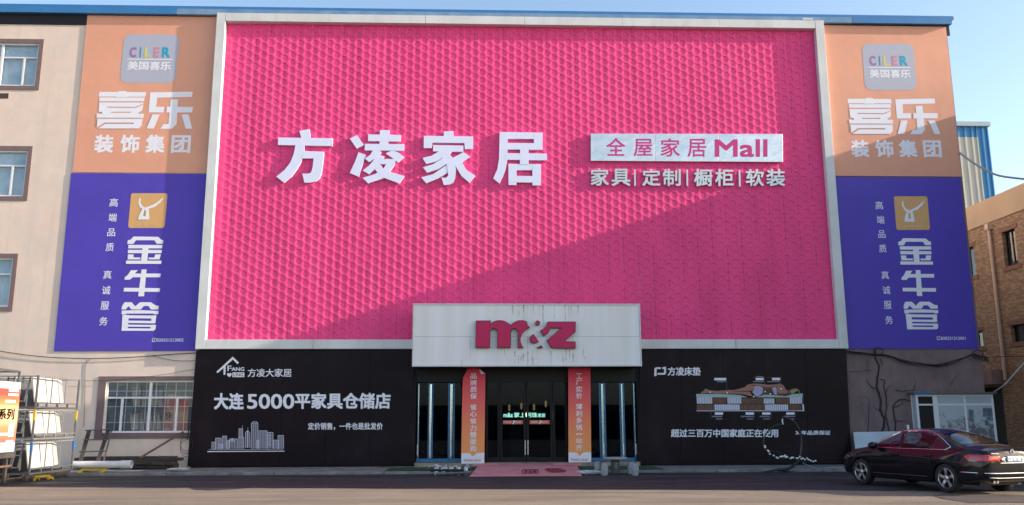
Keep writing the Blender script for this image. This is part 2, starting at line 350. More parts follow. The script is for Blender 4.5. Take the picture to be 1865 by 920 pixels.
def asphalt_mat():
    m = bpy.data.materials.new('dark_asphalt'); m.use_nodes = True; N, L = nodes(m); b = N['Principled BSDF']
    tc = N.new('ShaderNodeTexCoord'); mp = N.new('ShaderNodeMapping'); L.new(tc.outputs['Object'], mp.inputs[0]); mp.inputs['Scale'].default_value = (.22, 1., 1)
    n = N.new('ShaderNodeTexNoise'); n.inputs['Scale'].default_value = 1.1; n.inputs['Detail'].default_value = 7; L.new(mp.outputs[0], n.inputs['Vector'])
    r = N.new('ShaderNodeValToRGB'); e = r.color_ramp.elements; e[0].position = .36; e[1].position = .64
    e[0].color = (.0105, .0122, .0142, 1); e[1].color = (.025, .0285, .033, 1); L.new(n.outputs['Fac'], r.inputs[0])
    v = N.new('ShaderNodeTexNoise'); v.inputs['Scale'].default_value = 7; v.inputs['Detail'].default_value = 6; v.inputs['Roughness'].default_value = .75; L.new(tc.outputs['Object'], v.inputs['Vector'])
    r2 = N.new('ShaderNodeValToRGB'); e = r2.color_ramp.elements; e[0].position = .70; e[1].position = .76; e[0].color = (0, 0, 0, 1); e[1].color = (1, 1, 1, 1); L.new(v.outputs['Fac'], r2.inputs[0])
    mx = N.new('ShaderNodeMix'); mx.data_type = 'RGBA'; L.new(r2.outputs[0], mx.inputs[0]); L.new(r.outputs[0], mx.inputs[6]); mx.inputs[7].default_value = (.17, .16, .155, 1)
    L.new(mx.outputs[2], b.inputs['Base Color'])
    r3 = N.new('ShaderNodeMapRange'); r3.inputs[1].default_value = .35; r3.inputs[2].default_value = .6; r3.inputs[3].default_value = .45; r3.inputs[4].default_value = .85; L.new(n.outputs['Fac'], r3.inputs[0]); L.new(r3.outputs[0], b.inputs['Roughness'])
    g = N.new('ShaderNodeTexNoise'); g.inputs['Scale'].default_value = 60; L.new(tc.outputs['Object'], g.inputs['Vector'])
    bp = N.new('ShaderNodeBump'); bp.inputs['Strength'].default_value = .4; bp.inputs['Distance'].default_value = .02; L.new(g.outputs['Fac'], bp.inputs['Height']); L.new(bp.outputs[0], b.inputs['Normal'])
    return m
structure(MB().add([(-700, -500, 0), (700, -500, 0), (700, 900, 0), (-700, 900, 0)], [(0, 1, 2, 3)]).build('ground', ground_mat()))
# dark asphalt lane along the shop, its ragged outer edge drawn along the cast shadow
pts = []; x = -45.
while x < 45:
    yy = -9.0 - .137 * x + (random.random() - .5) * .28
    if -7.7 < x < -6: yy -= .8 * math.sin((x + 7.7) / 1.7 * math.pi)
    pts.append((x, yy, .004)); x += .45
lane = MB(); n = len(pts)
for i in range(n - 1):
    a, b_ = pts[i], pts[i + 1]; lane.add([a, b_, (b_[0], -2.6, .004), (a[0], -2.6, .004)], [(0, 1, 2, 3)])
structure(lane.build('shadow_edged_asphalt', asphalt_mat()))
st = MB()
st.add([gd(px, py, .008) for px, py in ((1700, 903), (1718, 899), (1760, 901), (1820, 900), (1900, 903), (1960, 909), (1920, 917), (1840, 915), (1770, 916), (1735, 911), (1716, 908))], [tuple(range(11))])
structure(st.build('oil_stained_ground', mat('oil_stain', (.10, .075, .068), .8, var=.4, scale=2)))
KY = -2.85
pv = MB(); xs = [-45, -21, -17.5, -13.2, -10, -6.6, -3.1, 0.9, 4.4, 7.7, 11.2, 14.6, 18.3, 30]
for i in range(len(xs) - 1):
    j = random.uniform(-.012, .012); pv.box(xs[i] + .012, xs[i + 1] - .012, KY + j, KY + .34, -.2, .088 + j * .6)
structure(pv.build('kerb', 'kerb', bevel=.015))
structure(MB().box(-45, 30, KY + .345, .3, -.2, .075).build('pavement', 'kerb'))

# ================================================================== THE MALL BUILDING
XL, XR = -30., at(1791, 690).x
ZT = at(900, 30, 0).z + .12
hall = thing('mall_building', 'three storey furniture hall with pink honeycomb front panel and blue roof edge', 'building', (0, 0, 0))
def wall_holes(x0, x1, z0, z1, holes, depth=.25):
    mb = MB(); xs = sorted({x0, x1, *[h[0] for h in holes], *[h[1] for h in holes]}); zs = sorted({z0, z1, *[h[2] for h in holes], *[h[3] for h in holes]})
    for i in range(len(xs) - 1):
        for k in range(len(zs) - 1):
            cx, cz = (xs[i] + xs[i + 1]) / 2, (zs[k] + zs[k + 1]) / 2
            if any(h[0] < cx < h[1] and h[2] < cz < h[3] for h in holes): continue
            mb.add([(xs[i], 0, zs[k]), (xs[i + 1], 0, zs[k]), (xs[i + 1], 0, zs[k + 1]), (xs[i], 0, zs[k + 1])], [(0, 1, 2, 3)])
    for a, b_, c, d in holes:
        mb.add([(a, 0, c), (b_, 0, c), (b_, 0, d), (a, 0, d), (a, depth, c), (b_, depth, c), (b_, depth, d), (a, depth, d)], [(0, 1, 5, 4), (1, 2, 6, 5), (2, 3, 7, 6), (3, 0, 4, 7)])
    return mb
XA = at(356, 760).x - .05            # where the cream wall ends behind the black board
XB = at(1548, 760).x - .2            # where the dark wall begins
# window openings of the cream wall: (x0, x1, z0, z1)
def opening(pr, pt, pb, wdt, pl=None):
    x1 = at(pr, (pt + pb) / 2).x; x0 = at(pl, (pt + pb) / 2).x if pl is not None else x1 - wdt
    return (x0, x1, at(pr, pb).z, at(pr, pt).z)
OP = [opening(68, 79, 157, 2.75), opening(47, 274, 358, 2.75), opening(20, 470, 559, 2.75), opening(352, 693, 788, 0, pl=190)]
wm = wall_holes(XL, XA, .08, ZT, OP); wm.build('wall', 'cream', hall, label='cream rendered wall with brown banded windows')
DO = (at(757, 760).x, at(1161, 760).x, at(960, 841.5).z, at(960, 671).z)
wm = wall_holes(XA, XB, .08, ZT, [DO]); wm.build('wall', 'dark_navy', hall, label='dark wall behind the black boards and doors')
wm = wall_holes(XB, XR, .08, ZT, []); wm.build('wall', 'dark_wall', hall, label='cracked grey brown wall below the violet sign')
sm = MB(); sm.add([(XR, 0, .08), (XR, 14, .08), (XR, 14, ZT), (XR, 0, ZT), (XL, 14, .08), (XL, 14, ZT), (XL, 0, .08), (XL, 0, ZT)], [(0, 1, 2, 3), (4, 5, 2, 1), (4, 6, 7, 5)]); sm.build('wall', 'cream', hall, label='side and rear walls of the hall')
# plinth under the boards
MB().box(XA, DO[0], -.14, -.002, .077, at(600, 851, -.14).z).box(DO[1], XB, -.14, -.002, .077, at(1400, 848, -.14).z).box(DO[0] + .003, DO[1] - .003, -.30, -.002, .077, DO[2] - .004).build('plinth', 'plinth', hall)
# roof with its metal edge
ZF1, ZF0 = at(900, 23.5, -.2).z, at(900, 33, -.2).z
MB().box(XL - .2, XR + .35, .02, 14.3, ZT + .02, ZT + .16).build('roof', 'roof_blue', hall)
xa, xb = at(322, 20, -.2).x, at(1553, 40, -.2).x
for u_, v_ in ((XL - .2, at(388, 30).x), (at(1510, 40).x, XR + .1)): MB().box(u_, v_, -.03, -.004, ZF0 - .42, ZT + .015).build('soffit_board', 'dark_navy', hall)
for u_, v_ in ((XL - .2, xa), (xb, at(1733.5, 40, -.2).x)): MB().box(u_, v_, -.2, -.035, ZF0, ZF1).build('roof_edge', 'roof_blue', hall, label='bright blue roof edge')
MB().box(xa + .004, xb - .004, -.195, -.035, ZF0, ZF1 + .01).build('roof_edge', 'roof_faded', hall, label='faded and dented middle stretch of the blue roof edge')
for k in range(1):
    lp = MB()
    px = 1455 + random.uniform(-8, 8); a = at(px, 27 + (px - 640) * .015, -.2); lp.box(a.x, a.x + random.uniform(.15, .5), -.21, -.197, ZF1 - .12, ZF1 - .05); lp.build('edge_patch', 'frame', hall)

# windows: brown band, white frame, panes
def window(op, film, band=(.16, .16, .16, .16), bars=False):
    x0, x1, z0, z1 = op; bl, br, bb, bt = band
    f = MB(); t = .065
    sr = MB()
    sr.box(x0 - bl, x1 + br, -.03, -.003, z1, z1 + bt).box(x0 - bl, x1 + br, -.03, -.003, z0 - bb, z0)
    if bl: sr.box(x0 - bl, x0, -.028, -.003, z0 + .002, z1 - .002)
    if br: sr.box(x1, x1 + br, -.028, -.003, z0 + .002, z1 - .002)
    W, H = x1 - x0, z1 - z0; tz = z1 - H * .33
    f.box(x0, x0 + t, .04, .11, z0, z1).box(x1 - t, x1, .04, .11, z0, z1)
    f.box(x0 + t, x1 - t, .042, .108, z0, z0 + t).box(x0 + t, x1 - t, .042, .108, z1 - t, z1)
    f.box(x0 + t, x1 - t, .045, .105, tz - t / 2, tz + t / 2).box(x0 + W * .5 - t * .7, x0 + W * .5 + t * .7, .035, .112, z0 + t, z1 - t)
    f.box(x0 + W * .19 - t * .6, x0 + W * .19 + t * .6, .03, .1, z0 + t, tz - t / 2).box(x0 + W * .81 - t * .6, x0 + W * .81 + t * .6, .03, .1, z0 + t, tz - t / 2)
    wf = f.build('window', 'upvc', hall, bevel=.006)
    sr.build('window_band', 'surround', wf)
    MB().box(x0 + .02, x1 - .02, .07, .074, z0 + .02, z1 - .02).build('pane', 'mirror_glass', wf)
    MB().box(x0 + .01, x1 - .01, .16, .165, z0 + .01, z1 - .01).build('blind', film, wf)
    if bars:
        g_ = MB()
        for i in range(1, 9): g_.box(x0 + W * i / 9 - .011, x0 + W * i / 9 + .011, .125, .14, z0, z1)
        for k_ in (.2, .5, .8): g_.box(x0, x1, .126, .139, z0 + H * k_ - .011, z0 + H * k_ + .011)
        g_.build('security_grille', 'upvc', wf)
    MB().box(x0 - .3, x1 + .3, .26, .30, z0 - .3, z1 + .3).build('backing', 'room', wf)
for op in OP[:3]: window(op, 'curtain')
window(OP[3], 'curtain_dark', (.26, 0, .20, .15), True)
# a brick-sized hole under the top window
MB().pbox(-8, 170, 15.5, 179.5, 0, -.012, -.003).build('vent_hole', mat('broken_brick', (.10, .06, .05), .9, var=.5, scale=14), hall)

# shop front: dark doors between blue glazed bays
sf = []
x0, x1, z0, z1 = DO
YD = .10
def X_(px): return at(px, 760, YD).x
def Zd(py): return at(960, py, YD).z
hd = MB().box(x0, x1, YD - .06, YD + .14, Zd(696), z1)
hd.build('door_header', 'dark_frame', hall)
def bay(pl, pr, posts, broad):
    b_ = MB().box(X_(pl), X_(pr), YD - .02, YD + .06, z0 + .003, z0 + .13)
    o = b_.build('glazed_bay', 'blue_frame', hall)
    for px, wd in posts:
        c = X_(px); MB().lathe([(wd / 2, z0 + .14), (wd / 2, Zd(700))], (c, YD - .03, 0), n=14).build('post', 'blue_bright', o, smooth=False)
        MB().box(c - wd * .9, c + wd * .9, YD + .01, YD + .07, z0 + .135, Zd(698)).build('post_backing', 'blue_frame', o)
        MB().box(c - .02, c + .02, YD - .10, YD - .075, z0 + .25, z0 + .62).build('pull_handle', 'steel_letter', o)
    MB().box(X_(pl), X_(pr), YD + .075, YD + .081, z0 + .14, Zd(697)).build('pane', 'door_glass', o)
bay(759, 840, ((762, .035), (784, .10), (822, .13)), 0)
bay(1076, 1159, ((1097.5, .13), (1133.5, .10), (1155.5, .035)), 0)
def leaf(name, pl, pr, handle=None):
    a, c = X_(pl), X_(pr); fr = .075
    f = MB().box(a, a + fr, YD - .03, YD + .05, z0 + .004, Zd(691)).box(c - fr, c, YD - .03, YD + .05, z0 + .004, Zd(691)).box(a + fr, c - fr, YD - .028, YD + .048, z0 + .004, z0 + .16).box(a + fr, c - fr, YD - .028, YD + .048, Zd(694), Zd(691))
    o = f.build(name, 'dark_frame', hall, bevel=.005)
    MB().box(a + fr - .01, c - fr + .01, YD + .01, YD + .017, z0 + .15, Zd(693)).build('pane', 'door_glass', o)
    if handle: MB().tube([(X_(handle), YD - .08, z0 + .25), (X_(handle), YD - .08, z0 + .75)], .016).build('handle', 'steel_letter', o)
    return o
leaf('side_light', 885, 910)
d1 = leaf('door', 911, 957.5, 956); d2 = leaf('door', 959, 1006, 961)
leaf('side_light', 1007, 1033)
for o, pl, pr in ((d1, 916, 952.5), (d2, 964.5, 1001)):
    k = MB().box(X_(pl), X_(pr), YD + .002, YD + .008, Zd(772.5), Zd(765.5)); s_ = k.build('push_sticker', 'sticker', o)
    t_ = MB(); text(t_, 'FANG LING', (pl + 3, 767, pl + 15, 770.5), YD - .001, .002, .01); text(t_, 'FANG LING', (pr - 16, 767, pr - 4, 770.5), YD - .001, .002, .01)
    t_.poly([(pl + 17, 772.3), (pl + 19.5, 765.8), (pl + 22, 765.8), (pl + 19.5, 772.3)], YD - .001, .002); t_.build('sticker_lettering', 'print_white', o)
# interior seen through the doors
rm = MB(); Dp = 9.
rm.add([(x0 - 2, .3, .15), (x1 + 2, .3, .15), (x1 + 2, Dp, .15), (x0 - 2, Dp, .15), (x0 - 2, .3, 3.9), (x1 + 2, .3, 3.9), (x1 + 2, Dp, 3.9), (x0 - 2, Dp, 3.9)], [(0, 1, 2, 3), (4, 5, 6, 7), (2, 3, 7, 6), (0, 3, 7, 4), (1, 2, 6, 5)])
rm.build('interior', 'room', hall)
cA = at(929, 760, 3.); cB = at(952, 760, 3.)
MB().box(cA.x, cB.x, 3., 3.5, .16, 3.88).build('interior_column', 'room_col', hall)
led = thing('lit_sign', 'small green white lit lettering glowing behind the dark glass doors', 'sign', tuple(at(955, 756, 2.2)))
t_ = MB(); text(t_, 'm&z', (917, 752, 934, 760), 2.2, .02, .02); text(t_, '掌上明珠', (936, 751.5, 979, 760.5), 2.2, .02, .01); text(t_, '家居', (980, 753, 993, 760), 2.2, .02, .01); t_.build('lettering', 'led', led)
a, c = at(915, 762, 2.25), at(995, 750, 2.25); MB().box(a.x, c.x, 2.25, 2.3, a.z, c.z).build('backboard', 'black_paint', led)
lamp_words = ('leftmost', 'second from left', 'third from left', 'rightmost')
for (px, py), wd in zip(((927.5, 742), (949.5, 739), (972.5, 741), (994, 735)), lamp_words):
    c = at(px, py, 1.6); q = MB()
    q.lathe([(.004, .12), (.05, .03), (.025, -.02), (.05, -.07), (.004, -.15)], c, n=4)
    lo_ = q.build('pendant_lamp', 'gold'); MB().tube([c + Vector((0, 0, .12)), (c.x, c.y, 3.88)], .004, 5).build('cord', 'black_paint', lo_)
    tag(lo_, f'small gold faceted pendant lamp behind the doors, {wd} of four', 'lamp', 'gold pendant lamps behind the doors')

# ------------------------------------------------------------------ pink honeycomb panel (part of the hall)
PXL, PXR = at(364, 600, 0).x, at(1531, 600, 0).x
PZT, PZB = at(950, 36, 0).z - .05, at(950, 628, 0).z
def honeycomb():
    s = HEX; hv = s * math.sqrt(3); Yr, Yf = -.027, -.011
    nx = int((PXR - PXL) / (1.5 * s)) + 3; nz = int((PZT - PZB) / hv) + 3
    vid = {}; V = []; F = []
    def gv(x, z):
        k = (round(x * 500), round(z * 500))
        if k not in vid: vid[k] = len(V); V.append((min(max(x, PXL - .15), PXR + .15), Yr, min(max(z, PZB - .12), PZT + .12)))
        return vid[k]
    x_off = math.floor(PXL / (3 * s)) * 3 * s + 1.5 * s      # seams fall through cell centres
    for i in range(-1, nx + 1):
        for k in range(-1, nz + 1):
            cx = x_off + i * 1.5 * s; cz = PZB + (k + (.5 if i % 2 else 0)) * hv
            if cx < PXL - .1 or cx > PXR + .1 or cz < PZB - .14 or cz > PZT + .14: continue
            dz = random.uniform(-.003, .003); rim = []; o = []; p = []
            for j in range(6):
                a = j * math.pi / 3; o.append(gv(cx + s * math.cos(a), cz + s * math.sin(a)))
            for rr, yy, lst in ((.78, Yr - .002, rim), (.635, Yf + dz, p)):
                for j in range(6):
                    a = j * math.pi / 3; lst.append(len(V)); V.append((cx + rr * s * math.cos(a), yy, cz + rr * s * math.sin(a)))
            for j in range(6):
                j2 = (j + 1) % 6; F.append((o[j], o[j2], rim[j2], rim[j])); F.append((rim[j], rim[j2], p[j2], p[j]))
            # slightly domed floor
            V.append((cx, Yf - .004 + dz, cz)); q = len(V) - 1
            for j in range(6): F.append((p[j], p[(j + 1) % 6], q))
    return MB().add(V, F)
honeycomb().build('honeycomb_panel', 'pink', hall)
# its pale frame, butt-jointed
FY = -.25
a, c = at(397, 21, FY), at(1502, 39.5, FY); bL, bR = at(353.5, 636.5, FY), at(1543.5, 634, FY)
fx0, fx1 = (a.x + bL.x) / 2, (c.x + bR.x) / 2; fzt, fzb = (a.z + c.z) / 2, (bL.z + bR.z) / 2; tw = .335
fm = MB()
fm.box(fx0, fx0 + tw, FY, .0, fzb, fzt).box(fx1 - tw, fx1, FY, .0, fzb, fzt)
k = 6
for z_a, z_b in ((fzt - tw, fzt), (fzb, fzb + tw)):
    for i in range(k):
        xa_ = fx0 + tw + (fx1 - fx0 - 2 * tw) * i / k; xb_ = fx0 + tw + (fx1 - fx0 - 2 * tw) * (i + 1) / k
        j = random.uniform(-.004, .004); fm.box(xa_ + .005, xb_ - .005, FY + j, 0, z_a + .001, z_b - .001)
fm.build('panel_frame', 'frame', hall, bevel=.008)
# ================================================================== SIGNS ON THE FRONT
# --- four white channel letters
LY = -.12
sg = thing('channel_letter_sign', 'four large white raised characters across the sunlit pink panel', 'sign', tuple(at(750, 290, LY)))
zA, zB = Z((480, 220), 6.571), Z((740, 220), 6.571)
FANG = [[(428, 122), (548, 100), (563, 205), (452, 205)], [(177, 200), (828, 210), (823, 302), (172, 289)],
 [(383, 285), (492, 285), (485, 360), (465, 450), (440, 510), (400, 580), (330, 670), (243, 741), (152, 668), (250, 590), (320, 500), (360, 400)],
 [(475, 362), (722, 370), (718, 440), (700, 580), (690, 640), (668, 690), (625, 725), (560, 740), (488, 740), (478, 690), (462, 632), (520, 633), (555, 628), (575, 605), (590, 540), (598, 450), (455, 450)]]
LINGC = [[(1032, 213), (1118, 171), (1202, 290), (1115, 333)], [(1137, 377), (1222, 408), (1140, 670), (1032, 625), (1090, 500)],
 [(1392, 112), (1505, 112), (1492, 285), (1388, 285)], [(1252, 163), (1643, 170), (1640, 247), (1250, 243)], [(1213, 276), (1683, 280), (1678, 358), (1210, 354)],
 [(1310, 350), (1385, 354), (1415, 378), (1350, 440), (1262, 493), (1212, 452), (1275, 410)], [(1463, 390), (1545, 350), (1610, 378), (1683, 432), (1610, 497), (1550, 450)],
 [(1340, 440), (1380, 405), (1450, 428), (1430, 455), (1390, 530), (1262, 640), (1187, 595), (1270, 530)],
 [(1380, 456), (1590, 458), (1560, 540), (1500, 620), (1430, 690), (1252, 750), (1185, 683), (1330, 640), (1437, 570), (1465, 520), (1390, 520)],
 [(1330, 580), (1400, 522), (1437, 575), (1510, 612), (1685, 660), (1627, 750), (1435, 680), (1370, 625)]]
JIA = [[(448, 128), (562, 122), (572, 190), (450, 190)], [(210, 180), (800, 188), (800, 338), (700, 336), (695, 265), (312, 262), (305, 328), (208, 326)], [(320, 290), (685, 297), (682, 372), (320, 366)],
 [(400, 360), (555, 368), (440, 440), (350, 490), (240, 518), (195, 445), (300, 420)],
 [(440, 366), (545, 375), (520, 405), (560, 445), (585, 520), (595, 580), (585, 680), (560, 740), (510, 765), (447, 768), (432, 715), (420, 680), (475, 683), (500, 660), (500, 600), (480, 510), (435, 445), (420, 420)],
 [(435, 447), (490, 510), (380, 580), (250, 622), (200, 557), (320, 520)], [(495, 520), (515, 608), (380, 690), (240, 748), (178, 678), (320, 640)],
 [(550, 447), (685, 375), (762, 428), (665, 495), (585, 540)], [(580, 510), (660, 485), (720, 590), (825, 657), (755, 740), (660, 660), (600, 560)]]
JU = [[(1118, 135), (1632, 142), (1630, 218), (1118, 215)], [(1525, 142), (1632, 142), (1630, 345), (1530, 345)], [(1130, 265), (1630, 268), (1630, 347), (1130, 342)],
 [(1118, 135), (1217, 140), (1210, 470), (1190, 580), (1160, 660), (1115, 750), (1040, 690), (1090, 580), (1110, 450)], [(1190, 387), (1685, 393), (1682, 473), (1190, 466)],
 [(1362, 340), (1465, 345), (1465, 522), (1360, 520)], [(1223, 515), (1613, 520), (1612, 592), (1223, 590)], [(1223, 515), (1322, 518), (1320, 770), (1223, 768)], [(1510, 518), (1613, 520), (1612, 775), (1510, 773)], [(1223, 660), (1612, 662), (1612, 740), (1223, 736)]]
def strokes(name, polys, tr, Y, thick, m, parent, bevel=0):
    mb = MB()
    for i, p in enumerate(polys): mb.poly(tr(p), Y - .0021 * (i % 6), thick + .0021 * (i % 6) - .0007 * i)
    return mb.build(name, m, parent, bevel=bevel)
for P, tr in ((FANG, zA), (LINGC, zA), (JIA, zB), (JU, zB)): strokes('letter', P, tr, LY, .085, 'white', sg)
# --- steel board with magenta lettering
tr = Z((1050, 225), 4.6625)
BY = -.13
bd = thing('steel_board_sign', 'wide polished steel board with magenta lettering on the pink panel', 'sign', tuple(at(1250, 268, BY)))
mb = MB()
for xa_, xb_ in ((121, 664), (667, 1207), (1210, 1750)):
    ya = lambda x: 85 + (x - 120) * .002; yb = lambda x: 317 + (x - 120) * .006
    mb.poly(tr([(xa_, ya(xa_)), (xb_, ya(xb_)), (xb_ + (3 if xb_ > 1700 else 0), yb(xb_)), (xa_, yb(xa_))]), BY, .10)
mb.build('board', 'steel', bd, bevel=.006)
mb = MB()
for ch, q in (('全', (255, 122, 415, 275)), ('屋', (485, 130, 645, 278)), ('家', (715, 127, 878, 281)), ('居', (943, 130, 1100, 283))):
    (a, b_), (c, d) = tr([(q[0], q[1]), (q[2], q[3])]); text(mb, ch, (a, b_, c, d), BY - .006, .004, .012)
(a, b_), (c, d) = tr([(1173, 134), (1622, 285)]); text(mb, 'Mall', (a, b_, c, d), BY - .006, .004, .03)
mb.build('lettering', 'magenta', bd)
# --- row of small steel characters
rw = thing('steel_letter_sign', 'row of small raised steel characters with thin dividers under the steel board', 'sign', tuple(at(1250, 325, LY)))
for ch, q in (('家', (120, 380, 275, 528)), ('具', (297, 385, 458, 530)), ('定', (558, 385, 713, 530)), ('制', (733, 385, 885, 530)), ('橱', (998, 385, 1155, 532)), ('柜', (1178, 385, 1335, 532)), ('软', (1437, 387, 1592, 532)), ('装', (1612, 387, 1772, 532))):
    (a, b_), (c, d) = tr([(q[0], q[1]), (q[2], q[3])]); mb = MB(); text(mb, ch, (a, b_, c, d), LY, .07, .02); mb.build('letter', 'steel_letter', rw)
for p in ([(488, 392), (502, 392), (504, 530), (490, 530)], [(932, 390), (946, 390), (949, 531), (935, 531)], [(1377, 395), (1391, 395), (1394, 535), (1380, 535)]):
    MB().poly(tr(p), LY, .07).build('divider', 'steel_letter', rw)

# --- orange and violet side boards: lettering laid out once, in shares of the board
OR_R = ((1502, 47), (1727, 48), (1747, 321.5), (1520, 320.5)); OR_L = ((160, 28), (398, 31), (376, 314), (131, 315))
VI_R = ((1521, 322.5), (1747, 323), (1783, 636), (1544.5, 635)); VI_L = ((131, 316.5), (376, 315.5), (356, 637.5), (96, 641.5))
def rect(q, Y):
    p = [at(x, y, Y) for x, y in q]; return ((p[0].x + p[3].x) / 2, (p[1].x + p[2].x) / 2, (p[2].z + p[3].z) / 2, (p[0].z + p[1].z) / 2)
SY = -.036
RR = {'OR': rect(OR_R, SY), 'VR': rect(VI_R, SY)}
def share(px, py, r):
    p = at(px, py, SY); u = (p.x - r[0]) / (r[1] - r[0]); v = (p.z - r[2]) / (r[3] - r[2]); return u * .962 + .038, v
OXI = [[(92, 115), (567, 118), (568, 164), (92, 162)], [(285, 108), (365, 108), (385, 168), (270, 168)], [(103, 172), (562, 172), (562, 212), (107, 210)],
 [(110, 222), (560, 222), (560, 235), (480, 268), (195, 264), (195, 274), (490, 277), (562, 242), (562, 290), (545, 316), (120, 316)],
 [(155, 314), (240, 314), (250, 326), (440, 326), (455, 314), (530, 314), (525, 340), (160, 340)], [(105, 335), (585, 337), (585, 377), (108, 376)],
 [(120, 386), (580, 386), (580, 455), (555, 484), (145, 484), (152, 474), (212, 437), (497, 438), (497, 425), (200, 425), (128, 470)]]
OLE = [[(610, 120), (1040, 113), (1043, 165), (690, 173), (695, 265), (780, 267), (780, 322), (628, 322)], [(832, 190), (905, 190), (932, 440), (895, 486), (775, 486), (800, 440), (850, 440)],
 [(805, 265), (1070, 267), (1072, 322), (808, 322)], [(672, 343), (745, 343), (708, 484), (635, 484)], [(968, 343), (1040, 343), (1100, 486), (1035, 486)]]
VJIN = [[(245, 288), (378, 290), (395, 305), (408, 308), (408, 327), (375, 327), (360, 308), (262, 308), (250, 328), (218, 328), (218, 308), (232, 305)], [(225, 333), (408, 334), (408, 352), (228, 352)], [(228, 360), (410, 361), (410, 378), (230, 378)],
 [(303, 348), (336, 348), (341, 422), (308, 422)], [(232, 385), (262, 385), (264, 401), (302, 402), (302, 412), (235, 412)], [(345, 402), (375, 402), (378, 385), (408, 385), (405, 412), (348, 412)], [(228, 418), (418, 419), (418, 436), (230, 436)]]
VNIU = [[(262, 470), (300, 470), (285, 488), (425, 488), (425, 508), (278, 508), (265, 521), (236, 521), (236, 508), (250, 495)], [(318, 466), (345, 466), (356, 611), (325, 611)], [(242, 565), (435, 567), (435, 587), (242, 585)]]
VGUAN = [[(258, 643), (295, 643), (318, 665), (340, 643), (398, 643), (425, 660), (445, 663), (445, 682), (405, 682), (388, 663), (365, 663), (350, 682), (300, 682), (282, 664), (270, 682), (248, 682), (248, 662)],
 [(250, 688), (330, 686), (365, 686), (448, 690), (448, 708), (425, 708), (425, 704), (275, 704), (275, 710), (252, 708)], [(258, 712), (292, 712), (300, 797), (268, 797)], [(258, 713), (440, 715), (440, 731), (260, 729)],
 [(290, 742), (442, 744), (440, 757), (292, 755)], [(415, 714), (440, 714), (440, 757), (418, 757)], [(290, 764), (446, 766), (446, 776), (292, 775)], [(418, 765), (446, 765), (448, 790), (420, 797)], [(265, 783), (448, 785), (440, 797), (268, 797)]]
def flat_board(name, lab, m, q, back=-.003):
    r = rect(q, SY); root = thing(name, lab, 'sign', ((r[0] + r[1]) / 2, SY, r[2]))
    MB().box(r[0], r[1], SY, back, r[2], r[3]).build('board', m, root)
    def at_uv(u, v, lift=.003): return Vector((r[0] + u * (r[1] - r[0]), SY - lift, r[2] + v * (r[3] - r[2])))
    return root, at_uv
def rrect(x0, y0, x1, y1, rad, n=5):
    pts = []
    for cx, cy, a0 in ((x1 - rad, y0 + rad, -90), (x1 - rad, y1 - rad, 0), (x0 + rad, y1 - rad, 90), (x0 + rad, y0 + rad, 180)):
        for i in range(n + 1): a = R_(a0 + 90 * i / n); pts.append((cx + rad * math.cos(a), cy + rad * math.sin(a)))
    return pts
def printed(root, uv, ref, name, polys, m, lift=.004, ls=.0015):
    mb = MB()
    for i, p in enumerate(polys): mb.prism([uv(*share(x, y, ref), lift + ls * (i % 7)) for x, y in p], (0, .002, 0))
    return mb.build(name, m, root)
def ptext(mb, root, uv, ref, s, box, bold=.0, lift=.004):
    a = share(box[0], box[1], ref); c = share(box[2], box[3], ref)
    text(mb, s, None, 0, .002, bold, fn=lambda u, v: uv(a[0] + (c[0] - a[0]) * u, c[1] + (a[1] - c[1]) * v, lift))
def tbox(tr, b): (a, b_), (c, d) = tr([(b[0], b[1]), (b[2], b[3])]); return (a, b_, c, d)
def orange_board(lab, q):
    root, uv = flat_board('orange_sign', lab, 'orange', q); ref = RR['OR']; tr = Z((1520, 160), 5.75); t8 = Z((1480, 0), 2.787)
    printed(root, uv, ref, 'logo_plate', [t8([(x + (y - 340) * .072, y) for x, y in rrect(240, 222, 513, 458, 36)])], 'logo_grey')
    for ch, bx, mm in (('C', (270, 284, 308, 334), 'p_purple'), ('I', (321, 284, 331, 334), 'p_teal'), ('L', (343, 284, 380, 334), 'p_yellow'), ('E', (388, 284, 422, 334), 'p_pink'), ('R', (430, 284, 475, 334), 'p_blue')):
        mb = MB(); ptext(mb, root, uv, ref, ch, tbox(t8, bx), .04, .008); mb.build('logo_lettering', mm, root)
    mb = MB(); ptext(mb, root, uv, ref, '美国喜乐', tbox(t8, (270, 352, 490, 396)), .022, .008)
    mb.prism([uv(*share(x, y, ref), .008) for x, y in t8([(267, 340), (489, 342), (489, 346), (267, 344)])], (0, .002, 0)); mb.build('logo_lettering', 'print_white', root)
    printed(root, uv, ref, 'lettering', [tr(p) for p in OXI], 'print_white'); printed(root, uv, ref, 'lettering', [tr(p) for p in OLE], 'print_white')
    mb = MB()
    for ch, bx in (('装', (122, 545, 330, 727)), ('饰', (385, 545, 597, 727)), ('集', (642, 545, 855, 728)), ('团', (905, 550, 1120, 730))): ptext(mb, root, uv, ref, ch, tbox(tr, bx), .03)
    mb.build('lettering', 'print_white', root)
